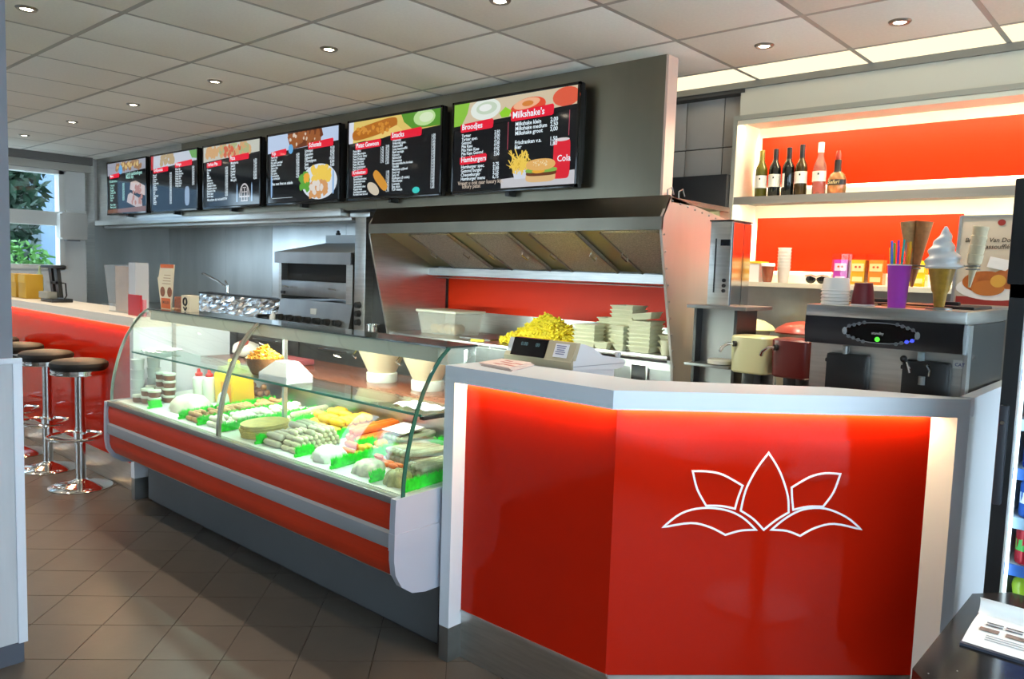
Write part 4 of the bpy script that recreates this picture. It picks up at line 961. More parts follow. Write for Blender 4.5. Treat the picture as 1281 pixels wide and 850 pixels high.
def bottle(name, label, x, prof, glassm, capm, cap, lab, y=4.30, labm=LBL, marks=True, text=None):
    z = 2.056
    t = thing(name, label, 'bottle', (x, y, z))
    b_ = part('glass_body', MB().lathe(prof, (x, y, z), 20), glassm, t)
    part('cap', MB().lathe([(cap[0], cap[1]), (cap[0], cap[2]), (cap[0]*.8, cap[2]+.002), (0, cap[2]+.002)], (x, y, z), 16), capm, t)
    if lab:
        r, z0, z1 = lab; mb = MB(); n = 14
        vs = []
        for zz in (z0, z1):
            for i in range(n+1):
                a = math.radians(-175+170*i/n); vs.append((x+(r+.0008)*math.cos(a), y+(r+.0008)*math.sin(a), z+zz))
        mb.add(vs, [(i, i+1, n+2+i, n+1+i) for i in range(n)])
        lo = part('label_paper', mb, labm, t)
        if marks:
            mk = MB(); a = math.radians(-80); mk.obox((x+(r+.0015)*math.cos(a), y+(r+.0015)*math.sin(a), z+z0+(z1-z0)*.72), (1, 0, 0), (0, 1, 0), (0, 0, 1), .008, .001, .010)
            part('label_mark', mk, INK, lo)
    return t
WINE = [(.031, 0), (.034, .004), (.034, .155), (.031, .175), (.018, .200), (.0135, .215), (.0132, .262), (.0145, .264), (.0145, .268), (0, .268)]
G_OLIVE = mat('olive_glass', (.10, .09, .010), rough=.08, coat=.4); G_DARK = mat('dark_glass', (.008, .010, .009), rough=.06, coat=.4); G_AMB = mat('amber_glass', (.05, .028, .006), rough=.08, coat=.4)
G_CLR = mat('clear_spirit_glass', (.62, .45, .36), rough=.05, trans=.75); G_LIQ = mat('amber_spirit', (.55, .30, .12), rough=.06, trans=.5)
FO = mat('foil_black', (.015, .012, .014), rough=.35); FG = mat('foil_gold', (.35, .28, .06), rough=.35, metal=.6)
bottle('wine_bottle', 'olive green wine bottle with gold foil at the end of the shelf', -1.972, WINE, G_OLIVE, FG, (.0148, .20, .268), (.0345, .055, .125))
bottle('wine_bottle', 'dark wine bottle with white label next to the olive bottle', -1.892, WINE, G_DARK, FO, (.0148, .205, .27), (.0345, .058, .128))
_wb = bottle('wine_bottle', 'dark wine bottle whose white label is turned aside', -1.815, WINE, G_DARK, FO, (.0148, .205, .272), None)
part('label_paper', MB().obox((-1.828, 4.266, 2.146), (.9, -.43, 0), (.43, .9, 0), (0, 0, 1), .016, .002, .075), LBL, _wb)
bottle('wine_bottle', 'brown wine bottle with black neck foil and pale cork cap', -1.742, WINE, G_AMB, FO, (.0148, .205, .282), (.0345, .07, .135))
bottle('spirit_bottle', 'clear spirit bottle with white cap and white label', -1.640, [(.033, 0), (.036, .005), (.036, .135), (.032, .165), (.018, .20), (.0145, .212), (.0145, .235), (0, .235)], G_CLR, WHITE_PL, (.0165, .233, .285), (.0365, .075, .13))
def squat():
    x, y, z = -1.545, 4.30, 2.056
    t = thing('liqueur_bottle', 'squat amber liqueur bottle with black neck and gold lettering', 'bottle', (x, y, z))
    b_ = part('glass_body', MB().lathe([(.042, 0), (.047, .006), (.049, .05), (.047, .085), (.038, .110), (.020, .125), (.017, .135), (.016, .19), (0, .19)], (x, y, z), 24, 1, .75), G_LIQ, t)
    part('neck_sleeve', MB().lathe([(.026, .112), (.0195, .128), (.0185, .185), (0, .186)], (x, y, z), 16, 1, .9), FO, t)
    part('stopper', MB().lathe([(.012, .186), (.015, .19), (.015, .215), (.010, .235), (0, .237)], (x, y, z), 14), mat('stopper_red', (.45, .06, .04), rough=.2), t)
    part('dark_band', MB().lathe([(.0480, .080), (.0490, .058), (.0495, .052), (.0488, .052)], (x, y, z), 24, 1, .76, ring=True), FO, t)
    part('lettering', text_into(MB(), 'Safari', (x-.036, y-.0385, z+.058), (1, 0, 0), (0, 0, 1), .028, shear=.2), mat('gold_ink', (.75, .6, .3), rough=.4), b_, kind='stuff')
squat()
def bay_small():
    z = 1.577
    t = thing('napkin_box', 'white napkin box with yellow top beside the steel dispenser', 'box', (-1.99, 4.30, z))
    part('box', MB().box(-2.05, -1.93, 4.25, 4.36, z, z+.105), WHITE_PL, t); part('top_sheet', MB().box(-2.055, -1.925, 4.245, 4.365, z+.105, z+.118), mat('yellow_card', '#f0c52e', rough=.5), t)
    t = thing('tea_glass', 'small glass of dark red tea with a white lid', 'cup', (-1.884, 4.265, z))
    part('glass', MB().lathe([(.022, 0), (.026, .01), (.036, .088), (.0375, .09), (0, .09)], (-1.884, 4.265, z), 20), mat('tea', (.22, .035, .012), rough=.1, coat=.4), t)
    part('lid', MB().lathe([(.039, .09), (.039, .103), (.034, .108), (0, .108)], (-1.884, 4.265, z), 20), WHITE_PL, t)
    c0 = None; pc = plastic_clear('frosted_cup', '#eeeae2', .55)
    for k in range(7):
        mb = MB().lathe([(.026, 0), (.036, .085), (.039, .088), (.038, .090), (.035, .088), (.0255, .004), (0, .004)], (-1.822, 4.335, z), 18)
        if c0 is None: c0 = solo('plastic_cup', mb, pc, 'clear plastic cup in the tall stack behind the tea glass', 'cup', 'stacked clear cups on the lower shelf')
        else: c = c0.copy(); COL.objects.link(c); c.location.z = z+k*.018
    s = thing('sunglasses', 'folded dark sunglasses lying on the lower shelf', 'sunglasses', (-1.602, 4.26, z))
    part('lens', MB().sph((-1.632, 4.25, z+.024), .028, .006, .023), BLACK_GL, s); part('lens', MB().sph((-1.572, 4.25, z+.024), .028, .006, .023), BLACK_GL, s)
    part('frame', MB().tube([(-1.663, 4.25, z+.04), (-1.632, 4.246, z+.046), (-1.602, 4.246, z+.034), (-1.572, 4.246, z+.046), (-1.541, 4.25, z+.04), (-1.548, 4.279, z+.03), (-1.64, 4.30, z+.02)], .005), CHROME, s)
    for x, col, c2, l in ((-1.495, '#c03cb8', '#ffe3f4', 'purple tea box in a clear holder on the lower shelf'), (-1.405, '#f2b52a', '#fff1b0', 'yellow tea box in a clear holder between two others'), (-1.315, '#ef8a2c', '#ffe0a0', 'orange tea box in a clear holder on the lower shelf'), (-1.115, '#f1d51e', '#f8efa0', 'bright yellow box behind the wafer cones')):
        t = thing('tea_box', l, 'box', (x, 4.33, z), 'tea boxes on the lower shelf')
        b_ = part('carton', MB().box(x-.036, x+.036, 4.30, 4.36, z+.004, z+.135), mat('carton'+col, col, rough=.5), t)
        part('front_print', MB().box(x-.03, x+.03, 4.297, 4.3005, z+.075, z+.115), mat('print'+c2, c2, rough=.5), b_)
        part('print_mark', MB().cyl((x-.010, 4.2975, z+.097), (x-.010, 4.2955, z+.097), .006, n=10).cyl((x+.010, 4.2975, z+.097), (x+.010, 4.2955, z+.097), .006, n=10), mat('print_red', '#d8521e', rough=.5), b_)
        part('front_print', MB().box(x-.026, x+.026, 4.297, 4.3005, z+.02, z+.045), mat('print'+c2, c2, rough=.5), b_)
        part('holder', MB().box(x-.042, x-.040, 4.285, 4.37, z, z+.165).box(x+.040, x+.042, 4.285, 4.37, z, z+.165).box(x-.042, x+.042, 4.285, 4.287, z, z+.165).box(x-.042, x+.042, 4.285, 4.37, z, z+.003), glass('acrylic', (.96, .96, .96), 1, .03), t)
bay_small()

# ================================================================== BACK COUNTER, DISPENSERS, SOFT-SERVE MACHINE
def back_counter():
    t = thing('back_counter', 'steel back counter under the lit shelf bay', 'counter', (-1.6, 3.75, 0))
    part('cabinet', MB().box(-2.04, -1.21, 3.36, 4.18, .08, .97), STEEL_D, t); part('worktop', MB().box(-2.05, -1.205, 3.32, 4.19, .97, 1.0, .003), STEEL_H, t); part('plinth', MB().box(-2.02, -1.23, 3.42, 4.15, 0, .08), BLACK, t)
back_counter()
def dispenser():
    t = thing('drink_dispenser', 'tall slim steel dispenser tower with small display and three black buttons', 'dispenser', (-1.76, 3.58, 1.0))
    part('stand_column', MB().prism([(-1.90, 1.0), (-1.70, 1.0), (-1.70, 1.445), (-1.90, 1.445)], 'y', 3.56, 3.70), mat('stand_steel', (.34, .34, .33), rough=.5, metal=1, noise=.1, nscale=4, stretch=(1, 1, .3)), t)
    [part('stand_leg', MB().box(a, a+.015, 3.50, 3.72, 1.0, 1.44), BLACK, t) for a in (-1.915, -1.70)]
    part('platform', MB().box(-1.925, -1.615, 3.44, 3.74, 1.44, 1.458, .003), STEEL_D, t)
    part('lower_shelf', MB().box(-1.925, -1.685, 3.44, 3.60, 1.155, 1.170, .003), STEEL_D, t)
    part('tower', MB().box(-1.828, -1.716, 3.46, 3.66, 1.458, 1.862, .003), STEEL, t)
    part('tower_side', MB().box(-1.715, -1.709, 3.465, 3.57, 1.46, 1.855).box(-1.715, -1.709, 3.576, 3.655, 1.46, 1.855), CHROME, t)
    part('tower_cap', MB().box(-1.832, -1.708, 3.455, 3.665, 1.862, 1.868), BLACK, t)
    part('display', MB().box(-1.770, -1.722, 3.456, 3.461, 1.745, 1.775), BLACK_GL, t)
    part('slot', MB().box(-1.798, -1.792, 3.457, 3.461, 1.52, 1.78), BLACK, t)
    for z in (1.53, 1.555, 1.58): part('button', MB().cyl((-1.742, 3.46, z), (-1.742, 3.452, z), .009, n=12), BLACK, t)
    solo('white_saucer_lid', MB().lathe([(.04, 0), (.058, .004), (.060, .02), (.054, .026), (0, .028)], (-1.762, 3.499, 1.170), 24), mat('saucer', '#e5dfcf', rough=.35), 'round cream lid lying on the dispenser\'s lower shelf', 'lid')
dispenser()
def sauce(x, col, label, lab2):
    y = 3.50
    t = thing('sauce_dispenser', label, 'dispenser', (x, y, 1.0), 'sauce dispensers on the back counter')
    def ring(w, d, z): return smooth_closed([(x-w, y-d*.6), (x-w*.7, y-d), (x+w*.7, y-d), (x+w, y-d*.6), (x+w, y+d*.6), (x+w*.7, y+d), (x-w*.7, y+d), (x-w, y+d*.6)], 3), z
    mb = MB(); rs = [ring(.080, .07, 1.150), ring(.088, .078, 1.158), ring(.092, .082, 1.30), ring(.092, .082, 1.318), ring(.085, .075, 1.325)]
    vs = []; n = len(rs[0][0])
    for p, z in rs: vs += [(q[0], q[1], z) for q in p]
    f = [tuple(range(n))[::-1], tuple(range(4*n, 5*n))]+[(k*n+i, k*n+(i+1) % n, (k+1)*n+(i+1) % n, (k+1)*n+i) for k in range(4) for i in range(n)]
    part('tank', mb.add(vs, f), col, t)
    part('foot', MB().box(x-.045, x+.015, y-.03, y+.05, 1.0, 1.152, .004), BLACK, t)
    part('rear_stand', MB().box(x-.06, x+.06, y+.085, y+.10, 1.0, 1.30), STEEL_H, t)
    part('spout', MB().tube([(x-.065, y-.083, 1.285), (x-.085, y-.115, 1.285), (x-.11, y-.12, 1.265), (x-.118, y-.12, 1.245)], .008), CHROME, t)
    part('spout_collar', MB().cyl((x-.06, y-.079, 1.285), (x-.068, y-.09, 1.285), .014, n=12), BLACK, t)
    return t
sauce(-1.585, CREAM, 'cream sauce dispenser with chrome spout', ''); sauce(-1.385, MAROON, 'maroon sauce dispenser with chrome spout', '')
def dome(x, y, col, label):
    t = thing('domed_container', label, 'container', (x, y, 1.0), 'domed containers behind the sauce dispensers')
    part('pot', MB().lathe([(.10, 0), (.11, .01), (.11, .32), (.115, .325), (.0, .325)], (x, y, 1.0), 24), mat('pot_pale', '#cfc9b6', rough=.3), t)
    part('lid', MB().lathe([(.13, .325), (.135, .332), (.12, .352), (.08, .375), (.03, .386), (0, .388)], (x, y, 1.0), 28), col, t)
dome(-1.80, 3.88, CREAM, 'pot with cream domed lid behind the cream sauce dispenser'); dome(-1.515, 3.88, mat('brick_red_plastic', '#a83a2c', rough=.3), 'pot with brick red domed lid behind the maroon sauce dispenser')
MX0, MX1, MY = -1.188, -.626, 3.12
def softserve():
    t = thing('soft_serve_machine', 'stainless soft-serve ice cream machine with black control panel', 'machine', (-.9, 3.45, 0))
    part('body', MB().box(MX0+.01, MX1-.01, MY, 3.78, .10, 1.455), STEEL, t)
    part('side_panel', MB().box(MX1-.012, MX1, MY+.06, 3.76, .12, 1.45), BLACK, t)
    part('side_edge', MB().box(MX1-.012, MX1+.002, MY, MY+.055, .12, 1.45), STEEL_B, t)
    for z in (1.20, 1.33): part('side_screw', MB().cyl((MX1, MY+.10, z), (MX1+.004, MY+.10, z), .007, n=10), CHROME, t)
    part('top_band', MB().box(MX0, MX1, MY-.05, 3.79, 1.455, 1.5, .004), STEEL_H, t)
    cp = part('control_panel', MB().prism([(MY-.052, 1.455), (MY-.056, 1.40), (MY-.045, 1.35), (MY, 1.345), (MY, 1.455)], 'x', MX0, MX1-.006), mat('panel_black', (.014, .014, .018), rough=.28), t)
    yp = MY-.058; cx, cz = -.905, 1.405
    lens = [(cx+.128*math.copysign(abs(math.cos(a))**.9, math.cos(a)), cz+.038*math.sin(a)) for a in [2*math.pi*i/28 for i in range(28)]]
    part('display_lens', MB().prism(lens, 'y', yp, yp+.006), mat('lens_black', (.004, .004, .005), rough=.08), cp)
    part('lens_outline', MB().tube([(p[0], yp-.001, p[1]) for p in lens], .0016, 6, True), mat('outline_grey', '#8d9097', rough=.3), cp)
    bt = mat('button_grey', '#6e7278', rough=.3); bb = screen_mat('button_blue', (.06, .09, .95), 1.6)
    for s in (-1, 1):
        for k in range(4):
            for v in (-1, 1):
                x = cx+s*(.058+.018*k); z = cz+v*(.036-.0055*k)
                blue = s == 1 and v == -1 and k in (2, 3)
                part('button', MB().cyl((x, yp, z), (x, yp-.004, z), .0068, n=12), bb if blue else bt, cp)
        part('button', MB().sph((cx+s*.128, yp-.001, cz), .009, .004, .014), mat('button_pale', '#9ba0a6', rough=.3), cp)
    part('display_text', text_into(MB(), 'standby', (cx-.03, yp-.0008, cz-.006), (1, 0, 0), (0, 0, 1), .014), screen_mat('lcd_grey', (.35, .38, .38), .8), cp, kind='stuff')
    part('status_light', MB().cyl((cx-.008, yp, cz-.024), (cx-.008, yp-.002, cz-.024), .009, n=12), screen_mat('lcd_green', (.10, .85, .05), 1.6), cp)
    for x0, x1, k in ((-1.10, -.945, 0), (-.825, -.668, 1)):
        dr = part('freezer_door', MB().box(x0, x1, MY-.05, MY, 1.10, 1.315, .012), BLACK, t)
        xc = (x0+x1)/2+(-.01 if k == 0 else -.02)
        part('draw_valve', MB().cyl((xc, MY-.03, 1.30), (xc, MY-.03, 1.345), .012, n=12), STEEL_D if k == 0 else mat('valve_pale', '#9fb3b8', rough=.3), dr)
        part('hinge_pin', MB().cyl((x0-.006, MY-.03, 1.285), (x0+.01, MY-.03, 1.285), .008, n=10), BLACK, dr)
        if k == 1:
            part('draw_handle', MB().tube([(xc+.02, MY-.05, 1.30), (xc+.035, MY-.075, 1.30), (xc+.045, MY-.08, 1.285), (xc+.043, MY-.08, 1.265)], .006), CHROME, dr)
            part('draw_handle', MB().tube([(xc-.045, MY-.05, 1.315), (xc-.03, MY-.075, 1.295), (xc-.02, MY-.08, 1.27)], .006), CHROME, dr); part('lever_ball', MB().sph((xc-.05, MY-.06, 1.318), .013), BLACK, dr)
            part('spout', MB().cyl((xc+.015, MY-.06, 1.23), (xc+.015, MY-.06, 1.26), .012, n=10), STEEL_D, dr)
    pl = part('maker_plate', MB().box(-.668, -.612-.026, MY-.003, MY, 1.295, 1.325), WHITE_PL, t)
    part('plate_text', text_into(MB(), 'CAT', (-.662, MY-.0036, 1.304), (1, 0, 0), (0, 0, 1), .016), mat('blue_ink', '#2b3c8c', rough=.5), pl, kind='stuff')
    part('drip_tray', MB().box(-1.12, -.67, MY-.065, MY, .86, .89, .005), STEEL_H, t)
    part('base', MB().box(MX0+.03, MX1-.03, MY+.05, 3.74, .0, .10), BLACK, t)
    for x in (-1.05, -.79):
        h = part('hopper_lid', MB().box(x-.11, x+.13, 3.34, 3.66, 1.50, 1.512, .004), BLACK, t); part('lid_grip', MB().box(x-.02, x+.05, 3.46, 3.50, 1.512, 1.526, .003), BLACK, h)
    part('hopper_tray', MB().box(-1.16, -1.0, 3.28, 3.33, 1.5, 1.508, .002).box(-.97, -.80, 3.27, 3.32, 1.5, 1.506, .002), mat('brass_tray', (.45, .33, .14), rough=.35, metal=1), t)
softserve()
ZT = 1.5
def machine_top():
    c0 = None; pc = plastic_clear('tub_plastic', '#f1eeea', .72)
    for k in range(5):
        mb = MB().lathe([(0, .0497), (.0425, .0497), (.0445, .048), (.0510, .006), (.0517, .001), (.0535, 0), (.056, .002), (.0525, .006), (.046, .05), (.044, .052), (0, .052)], (-1.118, 3.18, ZT), 22)
        if c0 is None: c0 = solo('ice_cream_tub', mb, pc, 'translucent white ice cream tub stacked upside down', 'tub', 'stacked tubs on the soft-serve machine')
        else: c = c0.copy(); COL.objects.link(c); c.location.z = ZT+k*.0135
    t = thing('paper_cup', 'maroon paper cup upside down beside the white tubs', 'cup', (-1.012, 3.18, ZT))
    part('cup', MB().lathe([(.043, 0), (.0435, .004), (.033, .088), (.030, .09), (0, .086)], (-1.012, 3.18, ZT), 24), mat('maroon_paper', '#6e1b22', rough=.5), t)
    part('rim', MB().lathe([(.044, 0), (.0455, .003), (.044, .006), (.042, .003)], (-1.012, 3.18, ZT), 24, ring=True), WHITE_PL, t)
    x, y = -.885, 3.17
    t = thing('straw_cup', 'tall magenta cup full of coloured straws', 'cup', (x, y, ZT))
    part('cup', MB().lathe([(.030, 0), (.031, .004), (.041, .158), (.0425, .16), (.040, .16), (.029, .008), (0, .008)], (x, y, ZT), 24), mat('magenta_paper', '#b93cc4', rough=.45), t)
    part('rim', MB().lathe([(.0415, .158), (.0435, .160), (.0415, .163), (.040, .160)], (x, y, ZT), 24, ring=True), WHITE_PL, t)
    cols = (('#ff8a1d', 'orange'), ('#ffc81c', 'yellow'), ('#2f7bff', 'blue'), ('#7cc62a', 'green'), ('#8a3ad8', 'purple'), ('#22b5ae', 'teal'))
    for k in range(14):
        a = 2*math.pi*k/14+.3; c, n = cols[k % 6]; r0 = .019; r1 = .036; h = .225+.035*((k*5) % 7)/7
        solo('drinking_straw', MB().cyl((x+r0*math.cos(a), y+r0*math.sin(a), ZT+.008), (x+r1*math.cos(a), y+r1*math.sin(a), ZT+h), .0040, n=8), mat('straw_'+n, c, rough=.4), n+' drinking straw in the tall magenta cup', 'straw', 'straws in the magenta cup')
    # giant cone
    x, y = -.745, 3.19
    t = thing('giant_cone_display', 'large model ice cream cone with white soft-serve swirl', 'display cone', (x, y, ZT))
    wf = mat('gold_waffle', '#b98f35', rough=.35, noise=.2, nscale=40)
    part('stand', MB().lathe([(.045, 0), (.045, .006), (.02, .010), (.0, .010)], (x, y, ZT), 20), STEEL_D, t)
    part('wafer_cone', MB().lathe([(.014, .006), (.018, .012), (.024, .06), (.030, .07), (.045, .148), (.0465, .155), (.040, .16), (0, .16)], (x, y, ZT), 28, wob=lambda a, z: .03*math.cos(a*9+z*120)*math.cos(a*9-z*120)), wf, t)
    mb = MB(); n = 36; prof = []; vs = []; H = 44
    for k in range(H+1):
        u = k/H; z = .15+.155*u; R = (.062*(1-u**1.25)+.004)*(1.0 if u > .05 else .8+4*u)
        for i in range(n):
            a = 2*math.pi*i/n; w = 1+.10*math.sin(2*math.pi*(u*4.2)-a)
            vs.append((x+R*w*math.cos(a)+.004*math.sin(u*9), y+R*w*math.sin(a), ZT+z))
    mb.add(vs, [(k*n+i, k*n+(i+1) % n, (k+1)*n+(i+1) % n, (k+1)*n+i) for k in range(H) for i in range(n)]+[tuple(range(n))[::-1], tuple(range(H*n, H*n+n))])
    part('ice_cream_swirl', mb, mat('soft_white', '#eceef0', rough=.4), t)
    part('wire_arm', MB().tube([(x-.04, y+.02, ZT+.16), (x-.091, y+.0445, ZT+.160)], .003).tube([(x+.04, y+.0, ZT+.165), (x+.079, y, ZT+.162)], .003), STEEL_D, t)
    for cx, cy, rr in ((x-.112, y+.055, .0235), (x+.10, y, .0215)):
        for dz in (0, .012): part('wire_ring', MB().tube([(cx+rr*math.cos(a), cy+rr*math.sin(a), ZT+.15+dz) for a in [2*math.pi*i/20 for i in range(20)]], .0025, 6, True), STEEL_D, t)
    W1 = mat('wafer', '#c59a66', rough=.6, noise=.2, nscale=50); W2 = mat('wafer_brown', '#a86f3e', rough=.6, noise=.2, nscale=50); W3 = mat('wafer_pale', '#ecd9b4', rough=.6, noise=.1, nscale=40)
    def cone(cx, cy, z0, lean, m, label, s=1.0, seg=True):
        d = Vector((lean, 0, 1)).normalized()
        o = solo('wafer_cone', MB().lathe([(.003, 0), (.012*s, .08*s), (.029*s, .245*s), (.030*s, .25*s), (.027*s, .25*s), (.009*s, .08*s), (0, .07*s)], (0, 0, 0), 18), m, label, 'cone')
        o.location = (cx, cy, z0); o.rotation_euler = (0, math.atan2(lean, 1), 0)
    rx, ry = x-.112, y+.055; k_ = .11
    cone(rx-.0105+k_*.07, ry+.005, ZT+.08, -k_, W1, 'light wafer cone standing in the wire ring'); cone(rx+.0105-k_*.07, ry-.005, ZT+.08, k_, W2, 'darker waffle cone leaning in the wire ring')
    c0 = None
    for k in range(4):
        mb = MB().lathe([(.004, 0), (.012, .06), (.020, .085), (.024, .088), (.026, .118), (.0245, .12), (.0225, .118), (.0205, .088), (.0105, .060), (.0045, .030), (0, .028)], (x+.10-.007, y, ZT+.085), 18)
        if c0 is None: c0 = solo('wafer_cup_cone', mb, W3, 'pale wafer cup cone in the stack before the poster', 'cone', 'stacked wafer cup cones'); c0.rotation_euler = (0, .10, 0)
        else: c = c0.copy(); COL.objects.link(c); c.location = (c0.location.x+.0033*k, c0.location.y, c0.location.z+.033*k)
machine_top()
def poster():
    x0, x1 = -.815, -.515; z0, z1 = 1.503, 1.885
    t = thing('framed_poster', 'framed poster of golden snacks reading Broodje Van Dobben Kaassoufflé', 'poster', ((x0+x1)/2, 3.74, z0))
    def Y(z): return 3.70+(z-z0)*.12
    def q(a, b_, c, d_, off): return [(a, Y(c)-off, c), (b_, Y(c)-off, c), (b_, Y(d_)-off, d_), (a, Y(d_)-off, d_)]
    def slab(a, b_, c, d_, off, th): v = q(a, b_, c, d_, off)+q(a, b_, c, d_, off-th); return MB().add(v, [(0, 1, 2, 3), (7, 6, 5, 4), (0, 4, 5, 1), (1, 5, 6, 2), (2, 6, 7, 3), (3, 7, 4, 0)])
    bd = part('poster_sheet', slab(x0, x1, z0, z1, .004, .012), mat('poster_paper', '#c9b8a0', rough=.25), t)
    fr = mat('poster_frame', '#a9abab', rough=.3, metal=.6)
    for a in ((x0-.006, x0+.004, z0, z1), (x1-.004, x1+.006, z0, z1), (x0, x1, z0-.003, z0+.006), (x0, x1, z1-.006, z1+.003)): part('frame_bar', slab(*a, .009, .02), fr, t)
    part('red_strip', slab(x0+.012, x1-.012, z0+.012, z0+.045, .0052, .001), mat('poster_red', '#8d2a22', rough=.35), bd)
    def ell(cx, cz, rx, rz, off, m, name): part(name, MB().add([(cx+rx*math.cos(a), Y(cz+rz*math.sin(a))-off, cz+rz*math.sin(a)) for a in [2*math.pi*i/28 for i in range(28)]], [tuple(range(28))]), m, bd)
    ell(-.665, 1.585, .142, .050, .0054, mat('poster_plate', '#ded6cd', rough=.3), 'plate_picture')
    sn = mat('poster_snack', '#a85a24', rough=.35, noise=.2, nscale=40); ell(-.70, 1.61, .085, .045, .0060, sn, 'snack_picture'); ell(-.61, 1.625, .075, .042, .0064, sn, 'snack_picture'); ell(-.69, 1.585, .06, .032, .0068, mat('poster_snack2', '#b86a2a', rough=.35), 'snack_picture'); ell(-.655, 1.615, .028, .026, .0072, mat('poster_cheese', '#d19a3a', rough=.35), 'cheese_picture')
    ell(-.665, 1.868-.012, .014, .013, .006, MC['poster_red'], 'round_logo')
    dk = mat('poster_ink', '#2c2018', rough=.4)
    for s_, z, h in (('Broodje Van Dobben', 1.775, .026), ('Kaassoufflé', 1.748, .026)): part('poster_text', text_into(MB(), s_, (-.685, Y(z)-.006, z), (1, 0, 0), (0, .12, 1), h, shear=.15, align='CENTER', sx=.95), dk, bd, kind='stuff')
    tg = part('price_tag', MB().obox((-.655, Y(1.685)-.007, 1.685), Vector((.97, 0, -.22)).normalized(), (0, 1, 0), Vector((.22, .1, .97)).normalized(), .085, .001, .045), mat('tag_white', '#efe6dc', rough=.4), bd)
    part('tag_text', text_into(MB(), '100%', (-.69, Y(1.685)-.0082, 1.683), (.97, 0, -.22), (.22, .1, .97), .031), mat('tag_red', '#c02a1c', rough=.4), tg, kind='stuff')
poster()

